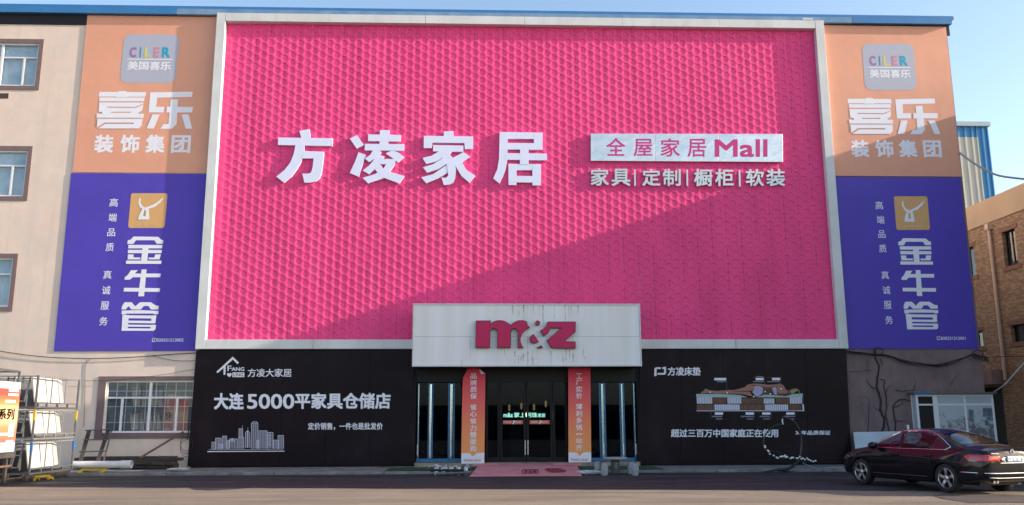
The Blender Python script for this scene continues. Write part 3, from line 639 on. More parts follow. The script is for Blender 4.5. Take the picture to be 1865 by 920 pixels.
def violet_board(lab, q, serial):
    root, uv = flat_board('violet_sign', lab, 'purple', q); ref = RR['VR']; tr = Z((1560, 340), 3.067); t7 = Z((1520, 560), 2.557)
    printed(root, uv, ref, 'logo_plate', [tr([(193, 60), (200, 54), (378, 54), (388, 62), (402, 232), (394, 242), (216, 242), (207, 234)])], 'p_amber')
    printed(root, uv, ref, 'logo_mark', [tr([(240, 80), (247, 82), (250, 105), (264, 124), (282, 132), (270, 141), (250, 128), (240, 105)]), tr([(372, 75), (358, 103), (332, 128), (300, 138), (284, 132), (322, 116), (346, 97)]),
        tr([(268, 136), (280, 132), (276, 178), (252, 194), (258, 165)]), tr([(280, 132), (300, 132), (306, 160), (314, 194), (291, 180), (288, 148), (280, 148)]), tr([(252, 190), (276, 178), (292, 180), (314, 192), (308, 197), (256, 197)])], 'print_white', .008)
    mb = MB(); ptext(mb, root, uv, ref, '金牛管', tbox(tr, (243, 214, 357, 233)), .0, .008); mb.build('logo_lettering', mat('pale_amber_print', (.70, .52, .33), .7, var=.04), root)
    for P in (VJIN, VNIU, VGUAN): printed(root, uv, ref, 'lettering', [tr(p) for p in P], 'print_white')
    mb = MB()
    for ch, bx in (('高', (83, 82, 132, 127)), ('端', (92, 163, 139, 207)), ('品', (99, 244, 145, 287)), ('质', (104, 323, 151, 368)), ('真', (116, 472, 165, 517)), ('诚', (124, 555, 172, 601)), ('服', (131, 638, 179, 684)), ('务', (138, 722, 186, 768))): ptext(mb, root, uv, ref, ch, tbox(tr, bx), .006)
    ptext(mb, root, uv, ref, serial, tbox(t7, (466, 134, 609, 152)), .012); mb.build('lettering', 'print_white', root)
orange_board('orange sign board left of the pink panel, beside the cream windows', OR_L)
orange_board('orange sign board right of the pink panel, at the roof corner', OR_R)
violet_board('violet sign board left of the pink panel, above the white framed ground window', VI_L, '辽B20231213002')
violet_board('violet sign board right of the pink panel, above the cracked dark wall', VI_R, '辽B20231213001')

# --- black boards at street level
AY = -.10
def black_board(lab, q):
    p = [at(x, y, AY) for x, y in q]; root = thing('black_sign', lab, 'sign', ((p[0].x + p[1].x) / 2, AY, p[2].z))
    k = 5; mb = MB()
    for i in range(k):
        l = lambda t: (p[0].lerp(p[1], t), p[3].lerp(p[2], t)); (a, d), (b_, c) = l(i / k + .0005), l((i + 1) / k - .0005)
        j = random.uniform(-.002, .002); mb.prism([v + Vector((0, j, 0)) for v in (a, b_, c, d)], (0, .095, 0))
    mb.build('board', 'black_ad', root); return root
AL = black_board('black sign board with white city skyline drawing left of the entrance', ((357, 638), (752.5, 638), (756.5, 846), (341, 850)))
AR = black_board('black sign board with printed mattress picture right of the entrance', ((1166, 637), (1541, 636.5), (1551.5, 844), (1160, 845)))
PY = AY - .006
mb = MB(); tr = Z((340, 620), 3.066)
def line(root, *args): m_ = MB(); text(m_, *args); return m_.build('lettering', 'print_white', root)
line(AL, '方凌大家居', (451, 671.5, 531, 686.5), PY, .003, .012)
text(mb, '大连', (389.6, 716, 444, 746), PY, .003, .033); text(mb, '5000', (450, 717.5, 536, 744.8), PY, .003, .022)
text(mb, '平家具仓储店', (537, 715.5, 711.5, 744.8), PY, .003, .03)
line(AL, '定价销售，一件也是批发价', (561, 770, 697, 783), PY, .003, .02)
mb.build('lettering', 'print_white', AL)
tr = Z((360, 640), 4.84); mb = MB()
mb.poly(tr([(165, 180), (310, 47), (365, 100), (350, 112), (310, 72), (178, 191)]), PY, .003); mb.poly(tr([(228, 125), (247, 112), (244, 206), (228, 207)]), PY - .002, .003)
text(mb, 'F', tbox(tr, (262, 126, 300, 174)), PY, .003, .01); text(mb, 'ANG', tbox(tr, (298, 140, 411, 173)), PY, .003, .02)
mb.poly(tr([(306, 186), (411, 186), (411, 227), (306, 227)]), PY, .003)
mb.poly(tr([(279, 228), (262, 213), (258, 201), (263, 192), (272, 191), (279, 197), (286, 191), (295, 192), (300, 201), (296, 213)]), PY, .003)
mb.build('logo', 'print_white', AL)
mb = MB(); text(mb, 'LING', tbox(tr, (315, 193, 402, 220)), PY - .003, .002, .01); mb.build('logo_lettering', 'black_ad', AL)
# skyline drawing
fillm, lnm = MB(), MB(); lw = 3.2
def pl(p, q_, wd=3.):
    (x0_, y0_), (x1_, y1_) = p, q_; dx, dy = x1_ - x0_, y1_ - y0_; l = math.hypot(dx, dy); nx_, ny_ = -dy / l * wd / 2, dx / l * wd / 2
    lnm.poly(tr([(x0_ + nx_, y0_ + ny_), (x1_ + nx_, y1_ + ny_), (x1_ - nx_, y1_ - ny_), (x0_ - nx_, y0_ - ny_)]), PY - .003 - random.random() * .002, .002)
for k_, (a, t_, b_, d, dense) in enumerate([(125, 800, 155, 865, 1), (157, 765, 207, 862, 3), (187, 817, 215, 862, 1), (219, 747, 256, 860, 2), (258, 787, 277, 862, 1), (280, 772, 350, 858, 2), (362, 757, 405, 858, 3), (364, 682, 397, 757, 2), (474, 632, 531, 858, 2), (540, 700, 612, 858, 4), (614, 715, 664, 858, 1), (520, 782, 538, 858, 1), (667, 783, 712, 860, 2), (709, 742, 757, 860, 2)]):
    yb_ = PY - .0005 * (k_ % 4)
    fillm.poly(tr([(a, t_), (b_, t_), (b_, d), (a, d)]), yb_, .002)
    pl((a, t_), (b_, t_)); pl((a, t_), (a, d)); pl((b_, t_), (b_, d))
    for i in range(dense): x_ = a + (b_ - a) * (i + 1) / (dense + 1); pl((x_, t_ + 4), (x_, d - 3), 1.6)
fillm.poly(tr([(421, 715), (440, 700), (458, 718), (462, 850), (418, 850)]), PY - .0025, .002); pl((421, 715), (441, 698)); pl((441, 698), (459, 718)); pl((421, 715), (418, 850)); pl((459, 718), (462, 850)); pl((441, 700), (440, 850), 5); pl((443, 668), (442, 700), 2)
pl((394, 652), (395, 684), 2); pl((478, 632), (490, 620)); pl((490, 620), (520, 621)); pl((520, 621), (531, 634))
for i in range(9): pl((618, 730 + i * 13), (645, 730 + i * 13), 2.4)
pl((283, 795), (305, 765)); pl((305, 765), (325, 795)); pl((283, 770), (325, 800), 2); pl((325, 770), (283, 800), 2)
for i in range(26): x_ = 100 + i * 25; pl((x_, 866 + random.uniform(-3, 3)), (x_ + 24, 866 + random.uniform(-3, 3)), 2.5)
lnm.poly(tr([(86, 879), (765, 877), (765, 883), (86, 888)]), PY - .004, .002)
fillm.build('skyline_fill', 'print_grey', AL); lnm.build('skyline_lines', 'print_white', AL)
# right board
mb = MB(); tr = Z((1170, 640), 5.041)
line(AR, '方凌床垫', (1216, 668.5, 1276.3, 684.3), PY, .003, .026)
line(AR, '超过三百万中国家庭正在使用', (1222, 781.5, 1417.3, 796.5), PY, .003, .026)
line(AR, '30年品质保证', (1448.8, 784.2, 1512.5, 792.2), PY, .003, .026)
mb = MB()
mb.poly(tr([(110, 158), (124, 146), (170, 146), (170, 162), (134, 162), (130, 168), (130, 226), (110, 228)]), PY, .003)
mb.poly(tr([(183, 146), (216, 141), (218, 200), (206, 214), (138, 214), (138, 199), (193, 199), (199, 192), (199, 162), (183, 162)]), PY, .003); mb.build('logo', 'print_white', AR)
tr = Z((1260, 670), 8.477)
def pic(name, polys, m, Y):
    q_ = MB()
    for i, p in enumerate(polys): q_.poly(tr(p), Y - .0003 * (i % 3), .002)
    return q_.build(name, m, AR)
pic('mattress_picture', [[(68, 404), (200, 402), (400, 404), (600, 412), (740, 420), (860, 455), (1000, 455), (1110, 415), (1260, 415), (1440, 440), (1560, 405), (1712, 396), (1716, 460), (1500, 470), (1300, 460), (1100, 470), (950, 490), (750, 470), (550, 462), (70, 462)]], 'foam', PY)
pw, pb_, pd = [], [], []
pd.append([(70, 455), (1725, 455), (1735, 668), (75, 668)])
def coils(x0_, x1_, y0_, y1_, lst, step=24):
    x_ = x0_
    while x_ < x1_ - step * .6:
        d = random.uniform(-2, 2); lst.append([(x_ + 2, y0_ + d), (x_ + step - 4, y0_ + d), (x_ + step - 2, y1_ - 4), (x_ + 4, y1_ - 2)]); x_ += step
for a, b_, l in ((76, 310, pw), (318, 538, pb_), (548, 756, pw), (760, 1100, pb_), (1108, 1290, pw), (1294, 1508, pb_), (1512, 1712, pw)): coils(a, b_, 455 + (18 if 700 < a < 1200 else 0), 556, l)
for a, b_, l in ((78, 344, pb_), (350, 730, pw), (738, 1122, pb_), (1130, 1500, pw), (1506, 1700, pb_)): coils(a, b_, 566, 656, l, 30)
pic('mattress_picture', pd, 'coil_d', PY - .0005); pic('mattress_picture', pw, 'coil_w', PY - .003); pic('mattress_picture', pb_, 'coil_b', PY - .003)
pic('mattress_picture', [[(72, 660), (1735, 658), (1736, 668), (74, 670)], [(1705, 560), (1728, 560), (1734, 658), (1712, 658)]], 'coil_w', PY - .004)
pic('figure_picture', [[(135, 396), (150, 372), (188, 352), (205, 325), (240, 328), (262, 345), (360, 355), (460, 352), (545, 345), (640, 368), (740, 372), (900, 372), (940, 440), (860, 425), (760, 405), (560, 398), (380, 400), (250, 385)], [(545, 340), (640, 345), (740, 322), (870, 280), (960, 275), (1000, 300), (960, 345), (900, 362), (740, 366), (600, 366)],
   [(1330, 268), (1380, 250), (1420, 275), (1450, 340), (1500, 350), (1535, 340), (1525, 375), (1440, 395), (1340, 400), (1310, 330)], [(815, 300), (850, 265), (935, 244), (1060, 246), (1180, 262), (1300, 255), (1370, 243), (1390, 262), (1300, 288), (1170, 300), (1050, 282), (950, 266), (860, 292)]], 'skin', PY - .006)
pic('figure_picture', [[(1470, 352), (1535, 345), (1510, 395), (1480, 385)], [(600, 364), (740, 368), (900, 364), (945, 345), (900, 350), (740, 361)], [(1060, 288), (1170, 306), (1300, 294), (1320, 300), (1170, 318), (1060, 300)]], 'skin_dark', PY - .008)
pic('figure_picture', [[(1000, 300), (1120, 292), (1260, 300), (1330, 268), (1440, 345), (1535, 360), (1530, 400), (1440, 435), (1300, 428), (1130, 412), (1060, 420)]], 'skin_mid', PY - .0052)
pic('figure_picture', [[(968, 285), (1000, 278), (1050, 285), (1098, 310), (1094, 385), (1040, 435), (990, 446), (955, 400), (930, 372), (965, 335)], [(1238, 315), (1262, 303), (1305, 298), (1318, 415), (1275, 412)]], 'lilac', PY - .009)
pic('figure_picture', [[(1520, 345), (1560, 325), (1610, 322), (1650, 340), (1672, 390), (1662, 390), (1640, 352), (1600, 372), (1570, 396), (1520, 400), (1535, 375)]], 'hair', PY - .0095)
mb = MB()
for a, b_, c, d in ((347, 156, 528, 193), (986, 155, 1110, 192), (1238, 155, 1364, 192), (356, 688, 482, 724), (830, 688, 958, 724), (1086, 688, 1214, 724), (1458, 688, 1586, 724)): mb.poly(tr([(a, b_), (c, b_), (c, d), (a, d)]), PY, .003)
for cx_, cy_ in ((282, 375), (546, 383), (955, 444), (1131, 367), (1378, 323), (1212, 405)): mb.poly(tr([(cx_ + 13 * math.cos(i * .7854), cy_ + 13 * math.sin(i * .7854)) for i in range(8)]), PY - .012, .002)
mb.build('caption_plates', 'print_white', AR)
mb = MB()
for a, b_, c, d in ((537, 150, 541, 330), (1122, 140, 1126, 360), (1374, 150, 1378, 320), (296, 672, 299, 770), (968, 660, 971, 770), (1232, 672, 1235, 770), (1598, 660, 1601, 770), (296, 766, 480, 769), (740, 766, 971, 769), (1040, 766, 1235, 769), (940, 150, 1112, 153), (1160, 150, 1366, 153)): mb.poly(tr([(a, b_), (c, b_), (c, d), (a, d)]), PY - .011, .002)
mb.build('caption_lines', 'print_grey', AR)

mb = MB()
for a, b_, c, d in ((390, 207, 526, 220), (990, 128, 1098, 140), (945, 207, 1110, 220), (1165, 207, 1354, 220), (315, 741, 475, 755), (372, 782, 478, 795), (760, 741, 956, 755), (850, 782, 956, 795), (1050, 741, 1212, 755), (1105, 782, 1212, 795), (1420, 741, 1586, 755), (1535, 782, 1586, 795)):
    x_ = a
    while x_ < c - 6:
        e_ = min(c, x_ + random.uniform(7, 13)); mb.poly(tr([(x_, b_ + 2), (e_, b_ + 2), (e_, d - 1), (x_, d - 1)]), PY, .003); x_ = e_ + 3
mb.build('caption_lines', 'logo_grey', AR)
# ================================================================== ENTRANCE: canopy, banners, ramp
CYF = -1.2
cp = thing('entrance_canopy', 'white rust streaked box canopy over the dark entrance doors', 'canopy', tuple(at(960, 667, CYF)))
a, b_, c, d = at(753.5, 555, CYF), at(1164.5, 555, CYF), at(960, 554, CYF), at(960, 666.5, CYF)
cx0, cx1, cz1, cz0 = a.x, b_.x, c.z, d.z
zm = cz0 + (cz1 - cz0) * .47
mb = MB()
n_ = 8
for r_, (za, zb) in enumerate(((cz0 + .03, zm - .004), (zm + .004, cz1 - .03))):
    ed = [cx0 + .02, cx0 + (cx1 - cx0) * .5, cx1 - .02]
    for i in range(2):
        j = random.uniform(-.003, .003); mb.box(ed[i] + .003, ed[i + 1] - .003, CYF + j, CYF + .1, za, zb)
mb.box(cx0 + .03, cx1 - .03, CYF + .1, .25 * 0 - .26, cz0 + .06, cz1 - .04)
mb.build('cladding', 'canopy', cp)
mb = MB()
mb.box(cx0 - .02, cx1 + .02, CYF - .03, CYF + .06, cz0 - .02, cz0 + .03).box(cx0 - .02, cx1 + .02, CYF - .03, CYF + .06, cz1 - .03, cz1 + .015)
mb.box(cx0 - .02, cx0 + .02, CYF - .028, CYF + .06, cz0 + .03, cz1 - .03).box(cx1 - .02, cx1 + .02, CYF - .028, CYF + .06, cz0 + .03, cz1 - .03)
mb.build('edge_trim', 'frame', cp)
MB().box(cx0 + .05, cx1 - .05, CYF + .08, -.105, cz0 - .03, cz0 + .055).build('underside', 'dark_frame', cp)
# rust and rain streaks
mb = MB()
for i in range(46):
    px = random.choice((958, 956, 1031, 990, 1040, 887, 935, 1050, 975, 1010)) + random.gauss(0, 22); wv = random.uniform(.006, .03); p = at(px, 600, CYF)
    ln = random.uniform(.2, .9); zt = random.choice((cz1 - .03, cz0 + .32 + random.random() * .3, zm)); zb = max(cz0 + .03, zt - ln)
    mb.add([(p.x - wv, CYF - .006, zt), (p.x + wv, CYF - .006, zt), (p.x + wv * .4, CYF - .006, zb), (p.x - wv * .4, CYF - .006, zb)], [(0, 1, 2, 3)])
def streak_mat():
    m = bpy.data.materials.new('rust_streak'); m.use_nodes = True; N, L = nodes(m); b = N['Principled BSDF']; b.inputs['Base Color'].default_value = (.30, .24, .17, 1); b.inputs['Roughness'].default_value = .8
    tc = N.new('ShaderNodeTexCoord'); n = N.new('ShaderNodeTexNoise'); n.inputs['Scale'].default_value = 5; L.new(tc.outputs['Object'], n.inputs['Vector'])
    mr = N.new('ShaderNodeMapRange'); mr.inputs[1].default_value = .35; mr.inputs[2].default_value = .75; mr.inputs[3].default_value = 0; mr.inputs[4].default_value = .55; L.new(n.outputs['Fac'], mr.inputs[0]); L.new(mr.outputs[0], b.inputs['Alpha'])
    return m
mb.build('rust_streaks', streak_mat(), cp)
# m & z
mz = thing('canopy_letter_sign', 'glossy crimson m&z lettering with dark edges on the white canopy', 'sign', tuple(at(960, 608, CYF)))
tr = Z((860, 570), 9.2)
Mp = [(65, 130), (308, 130), (308, 190), (340, 160), (390, 135), (440, 125), (510, 128), (560, 145), (605, 175), (645, 210), (690, 165), (740, 138), (800, 125), (850, 125), (910, 142), (925, 200), (962, 242), (890, 285), (840, 340), (812, 400), (803, 450), (812, 500), (832, 550), (855, 580), (770, 580), (770, 330), (755, 290), (725, 265), (705, 258), (680, 265), (655, 290), (648, 330), (643, 580), (420, 580), (425, 310), (405, 275), (370, 258), (340, 262), (310, 285), (302, 320), (297, 580), (58, 580)]
AMP = [[(1098 + 36 * math.cos(i * .3927), 167 + 40 * math.sin(i * .3927)) for i in range(16)], [(1025, 357), (1112, 478), (1080, 500), (1035, 508), (990, 490), (968, 445), (975, 400)], [(1085, 582), (1155, 543), (1180, 582)]]
Zp = [(1268, 148), (1733, 148), (1730, 318), (1550, 475), (1730, 482), (1730, 592), (1330, 585), (1255, 458), (1500, 250), (1305, 248), (1292, 300), (1262, 345), (1207, 390), (1145, 297), (1205, 262), (1252, 205)]
for P in ([Mp], AMP, [Zp]):
    e = MB(); fa = MB()
    for p in P: e.poly(tr(grow(p, 3.)), CYF - .15, .148); fa.poly(tr(grow(p, -6)), CYF - .156, .005)
    o = e.build('letter', 'dark_red', mz); fa.build('letter_face', 'crimson', o)
# banners
def banner(lab, outline, flap, foot, chars, fl, off, grad_z):
    BYb = -.30; tr = Z(off, 4.6)
    pts = tr(outline); base = at(pts[0][0], max(p[1] for p in pts), BYb); root = thing('door_banner', lab, 'banner', tuple(base), 'tall printed banners beside the doors')
    zt = at(pts[0][0], min(p[1] for p in pts), BYb).z - base.z
    mb = MB(); mb.poly(pts, BYb, .02)
    mb.build('banner_sheet', bands('banner_print', [(0., (.90, .36, .10)), (.28, (.88, .29, .10)), (.62, (.84, .13, .11)), (1., (.74, .035, .10))], 0, zt), root)
    k_ = MB().poly(tr(foot), BYb - .004, .003)
    if flap: k_.poly(tr(flap), BYb - .012, .004)
    for ch, q in chars: text(k_, ch, tbox(tr, q), BYb - .004, .003, .016)
    k_.build('lettering', 'print_white', root)
    mb = MB(); text(mb, 'FANG LING', tbox(tr, fl), BYb - .008, .003, .02); mb.build('foot_lettering', 'sticker', root)
L1 = [(c_, (490 - i * .35 * 1., y0_, 545 - i * .35, y1_)) for i, (c_, y0_, y1_) in enumerate((('品', 92, 138), ('牌', 148, 195), ('质', 202, 250), ('保', 258, 308), ('省', 350, 400), ('心', 408, 455), ('省', 465, 515), ('力', 525, 575), ('整', 582, 630), ('家', 640, 690), ('购', 697, 748)))]
banner('red to orange banner left of the doors with a curled top corner', [(470, 48), (555, 48), (617, 92), (608, 848), (413, 850), (424, 205), (430, 130)], [(562, 54), (614, 94), (580, 100)], [(416, 762), (482, 760), (512, 790), (545, 760), (608, 758), (607, 847), (414, 849)], L1, (438, 811, 578, 831), (750, 660), 0)
L2 = [(c_, (88, y0_, 140, y1_)) for c_, y0_, y1_ in (('工', 92, 138), ('厂', 148, 190), ('实', 200, 250), ('价', 255, 305), ('薄', 347, 395), ('利', 405, 455), ('多', 462, 510), ('销', 520, 570), ('一', 596, 606), ('站', 635, 680), ('齐', 692, 740))]
banner('red to orange banner right of the doors with square top', [(22, 42), (208, 42), (216, 837), (25, 840)], None, [(26, 755), (90, 755), (120, 785), (150, 755), (214, 753), (215, 836), (26, 839)], L2, (48, 806, 187, 826), (1030, 660), 0)
# ramp
TZ = DO[2] - .02
rp = thing('entrance_ramp', 'dusty red carpeted ramp and landing in front of the doors', 'ramp', tuple(gd(957, 868)))
a, b_ = gd(855, 868.5), gd(1060, 867.5); RY0 = -1.75
tl, tr_ = at(871, 845, RY0), at(1051, 845, RY0)
zz = TZ - .012
mb = MB(); k = 10; rows = []
for i in range(k + 1):
    t = i / k; z_ = .012 + (zz - .012) * t
    rows.append([(a.x + (tl.x - a.x) * t + (b_.x + (tr_.x - b_.x) * t - a.x - (tl.x - a.x) * t) * j / 12, a.y + (RY0 - a.y) * t, z_ + random.uniform(-.006, .006)) for j in range(13)])
vs = [p for r_ in rows for p in r_]
fs = [(i * 13 + j, i * 13 + j + 1, (i + 1) * 13 + j + 1, (i + 1) * 13 + j) for i in range(k) for j in range(12)]
nb = len(vs); vs += [(p[0], p[1], .0) for p in vs]
fs += [(i * 13, (i + 1) * 13, (i + 1) * 13 + nb, i * 13 + nb) for i in range(k)] + [(i * 13 + 12, (i + 1) * 13 + 12, (i + 1) * 13 + 12 + nb, i * 13 + 12 + nb) for i in range(k)] + [(j, j + 1, j + 1 + nb, j + nb) for j in range(12)]
mb.add(vs, fs); mb.build('slope', 'red_carpet', rp)
MB().box(tl.x, tr_.x, RY0, -.31, .078, zz).build('landing', 'red_carpet', rp)
mb = MB()
for px0_, px1_ in ((861, 910), (1008, 1057)):
    p, q = at(px0_, 848, -1.78), at(px1_, 848, -1.78); mb.box(p.x, q.x, -1.80, -1.15, zz + .005, zz + .045)
mb.build('step_board', 'red_carpet', rp)
def slope_pt(px, py, lift=.012):
    v = ray(px, py); n_ = Vector((0, -(zz - .012), RY0 - a.y)).normalized(); n_ = Vector((0, -(zz - .012) / math.hypot(zz - .012, RY0 - a.y), (RY0 - a.y) / math.hypot(zz - .012, RY0 - a.y)))
    p0 = Vector((0, a.y, .012)); return CAM + v * ((p0 - CAM).dot(n_) / v.dot(n_)) + n_ * lift
def slope_poly(mb, q_, lift): mb.add([slope_pt(x, y, lift) for x, y in q_], [tuple(range(len(q_)))])
tr = Z((750, 800), 4.337)
mb = MB()
for q_ in ([(870, 240), (1000, 240), (1000, 245), (870, 245)], [(868, 268), (1000, 268), (1000, 273), (868, 273)], [(870, 245), (878, 245), (876, 268), (868, 268)], [(992, 245), (1000, 245), (1000, 268), (992, 268)], [(893, 248), (915, 248), (913, 266), (890, 266)], [(925, 248), (948, 248), (948, 266), (923, 266)], [(956, 248), (982, 248), (984, 266), (956, 266)]): slope_poly(mb, tr(q_), .011)
slope_poly(mb, tr([(1045, 240), (1075, 230), (1165, 230), (1225, 250), (1205, 262), (1110, 264), (1070, 252)]), .0125)
mb.build('printed_mark', 'mat_red', rp)
# green mats on the pavement
def mat_strip(lab, px0_, px1_):
    x0_, x1_ = gd(px0_, 858).x, gd(px1_, 858).x; mb = MB(); k = 12; y0_, y1_ = KY + .22, -.6; vs = []
    for i in range(k + 1):
        for j in range(4): vs.append((x0_ + (x1_ - x0_) * i / k, y0_ + (y1_ - y0_) * j / 3, .094 + random.uniform(0, .012)))
    mb.add(vs, [(i * 4 + j, (i + 1) * 4 + j, (i + 1) * 4 + j + 1, i * 4 + j + 1) for i in range(k) for j in range(3)])
    tag(mb.build('floor_mat', 'turf', smooth=True), lab, 'mat', 'green mats along the shop front')
mat_strip('green mat strip on the pavement left of the red ramp', 710, 866); mat_strip('green mat strip on the pavement under the granite table', 1058, 1204)

# stone table and stools
tc_ = gd(1121, 863.5, 0)
tb = thing('stone_table', 'dark granite pedestal table with pale oval top by the kerb', 'table', tuple(tc_))
zt_ = at(1121, 833, tc_.y).z
mb = MB(); pf = [(.02, zt_ - .07), (.34, zt_ - .07), (.38, zt_ - .05), (.39, zt_ - .02), (.37, zt_), (.02, zt_)]; mb.lathe(pf, (tc_.x, tc_.y, 0), n=28); mb.build('table_top', 'stone', tb)
mb = MB().box(tc_.x - .115, tc_.x + .115, tc_.y - .16, tc_.y + .16, .01, zt_ - .07); mb.build('pedestal', 'stone_dark', tb, bevel=.02)
mb = MB(); mb.box(tc_.x - .05, tc_.x + .05, tc_.y - .164, tc_.y - .16, .25, .27).box(tc_.x - .012, tc_.x + .012, tc_.y - .165, tc_.y - .161, .17, .36).box(tc_.x - .05, tc_.x + .06, tc_.y - .1645, tc_.y - .1605, .32, .335); mb.build('carving', 'stone', tb)
for px, py, s_, lab in ((1089, 862.5, .92, 'pale stone drum stool, rear one left of the granite table'), (1101, 866.5, .95, 'pale stone drum stool, front one left of the granite table'), (1149, 863.5, .95, 'pale stone drum stool, rear one right of the granite table'), (1157, 866.5, .95, 'pale stone drum stool, front one right of the granite table')):
    p = gd(px, py); h = .37
    prof = [(.085, 0), (.10, .01), (.115, h * .25), (.122, h * .5), (.115, h * .75), (.10, h - .02), (.09, h), (.01, h + .004)]
    mb = MB().lathe([(r_ * s_, z_) for r_, z_ in prof], p, n=24); tag(mb.build('stone_stool', 'stone', smooth=False), lab, 'stool', 'stone drum stools')
# white bag of plastic by the ramp, wrapped poles left of it
def crumple(c, rx, ry, rz, m, name, lab, cat, seed):
    rnd = random.Random(seed); bm = bmesh.new(); bmesh.ops.create_icosphere(bm, subdivisions=3, radius=1)
    for v in bm.verts:
        k_ = 1 + rnd.uniform(-.22, .22); v.co = Vector((c.x + v.co.x * rx * k_, c.y + v.co.y * ry * k_, max(.012, c.z + rz * .85 + v.co.z * rz * k_)))
    me = bpy.data.meshes.new(name); bm.to_mesh(me); bm.free(); me.materials.append(M[m]); o = bpy.data.objects.new(name, me); COL.objects.link(o); return tag(o, lab, cat)
crumple(gd(1073, 864), .42, .22, .07, 'plastic', 'plastic_sheet', 'crumpled clear plastic sheet right of the red ramp', 'plastic sheet', 3)
jb = thing('pole_bundle', 'bundle of dark poles wrapped in torn white film left of the ramp', 'bundle', tuple(gd(823, 867)))
g0, g1 = gd(789, 867), gd(855, 867)
for i in range(5):
    y_ = g0.y + (i % 3) * .11; z_ = .06 + (i // 3) * .1 + random.uniform(0, .02)
    MB().tube([(g0.x + random.uniform(-.1, .1), y_, z_), (g1.x - random.uniform(0, .2), y_ + random.uniform(-.05, .05), z_ + random.uniform(-.02, .05))], random.uniform(.04, .06), 10).build('pole', 'black_paint' if i % 2 else 'iron', jb)
mb = MB(); rnd = random.Random(5)
for i in range(15):
    x_ = g0.x + (g1.x - g0.x) * rnd.random(); y_ = g0.y + rnd.uniform(-.06, .25); p = [(x_ + rnd.uniform(-.25, .25), y_, rnd.uniform(.06, .3)) for _ in range(2)]
    mb.tube([p[0], ((p[0][0] + p[1][0]) / 2, y_ - .03, max(p[0][2], p[1][2]) + .04), p[1]], [.012, .03, .01], 6)
for i in range(5):
    x_ = g0.x + (g1.x - g0.x) * (i + .5) / 5; mb.lathe([(.13, -.05 - rnd.random() * .06), (.15, 0), (.135, .06)], (x_, g0.y + .1, .125), axis='x', n=12)
mb.build('torn_wrapping', 'plastic', jb)

# crescent stand with a string of bulbs
cy = gd(1412, 861).y + .03
rs = thing('crescent_stand', 'black crescent moon light stand with white bulbs before the mattress board', 'light stand', tuple(gd(1420, 861)))
tr = Z((1380, 740), 7.078)
def curve3(pts, Y, n=6):
    pts = [at(x, y, Y) for x, y in tr(pts)]; out = []
    for i in range(len(pts) - 1):
        p0, p1, p2, p3 = pts[max(i - 1, 0)], pts[i], pts[i + 1], pts[min(i + 2, len(pts) - 1)]
        for j in range(n):
            t = j / n; out.append(.5 * ((2 * p1) + (p2 - p0) * t + (2 * p0 - 5 * p1 + 4 * p2 - p3) * t * t + (3 * p1 - p0 - 3 * p2 + p3) * t ** 3))
    return out + [pts[-1]]
oc = curve3([(310, 145), (370, 152), (430, 180), (490, 235), (535, 310), (560, 390), (566, 470), (562, 560), (548, 640), (515, 710), (460, 768), (400, 800), (340, 815), (280, 818)], cy)
MB().tube(oc, .045, 10).build('outer_arc', 'black_paint', rs, smooth=True)
ic = curve3([(332, 238), (280, 238), (215, 255), (150, 305), (105, 365), (82, 430), (75, 500), (95, 560), (150, 615), (215, 655), (290, 675), (400, 676), (500, 676), (548, 660)], cy)
MB().tube(ic, .026, 8).build('inner_arc', 'black_paint', rs, smooth=True)
MB().tube(curve3([(322, 150), (318, 200), (332, 238)], cy), .02, 6).build('hanging_chain', 'bulb', rs)
MB().tube(curve3([(110, 545), (190, 575), (265, 590), (300, 620)], cy - .02), .012, 6).build('wire', 'cable', rs)
for q_ in ([(40, 858), (150, 840), (290, 812)], [(290, 812), (390, 838), (505, 858)], [(290, 812), (350, 850)], [(290, 812), (272, 868)]):
    mb = MB().tube([at(x, y, cy) + Vector((0, dy, 0)) for (x, y), dy in zip(tr(q_), (0, .02, .04))], .035, 8); mb.build('foot', 'black_paint', rs)
lc = curve3([(95, 510), (118, 560), (165, 612), (235, 652), (290, 660), (345, 640), (385, 662), (440, 660), (490, 662), (540, 660), (590, 672), (635, 682), (680, 692), (740, 714)], cy - .03, 4)
o = MB().tube(lc, .01, 6).build('bulb_string', 'cable', rs)
mb = MB(); rnd = random.Random(9)
for i, p in enumerate(lc):
    if i % 2 and not (16 < i < 24) and i > 2: continue
    q_ = p + Vector((rnd.uniform(-.03, .03), -.02, rnd.uniform(-.03, .03))); mb.lathe([(.005, -.035), (.022, -.02), (.028, 0), (.02, .022), (.005, .035)], q_, axis='x', n=8)
mb.build('bulbs', 'bulb', o)
mb = MB()
tag(MB().tube([gd(1465, 843, .15) + Vector((0, .3, 0)), (gd(1480, 858).x, KY + .3, .105), (gd(1500, 856).x, KY + .5, .102), (gd(1520, 855).x, KY + .6, .102)], .012, 6).build('loose_cable', 'cable_grey'), 'thin loose cable lying on the pavement right of the crescent stand', 'cable')
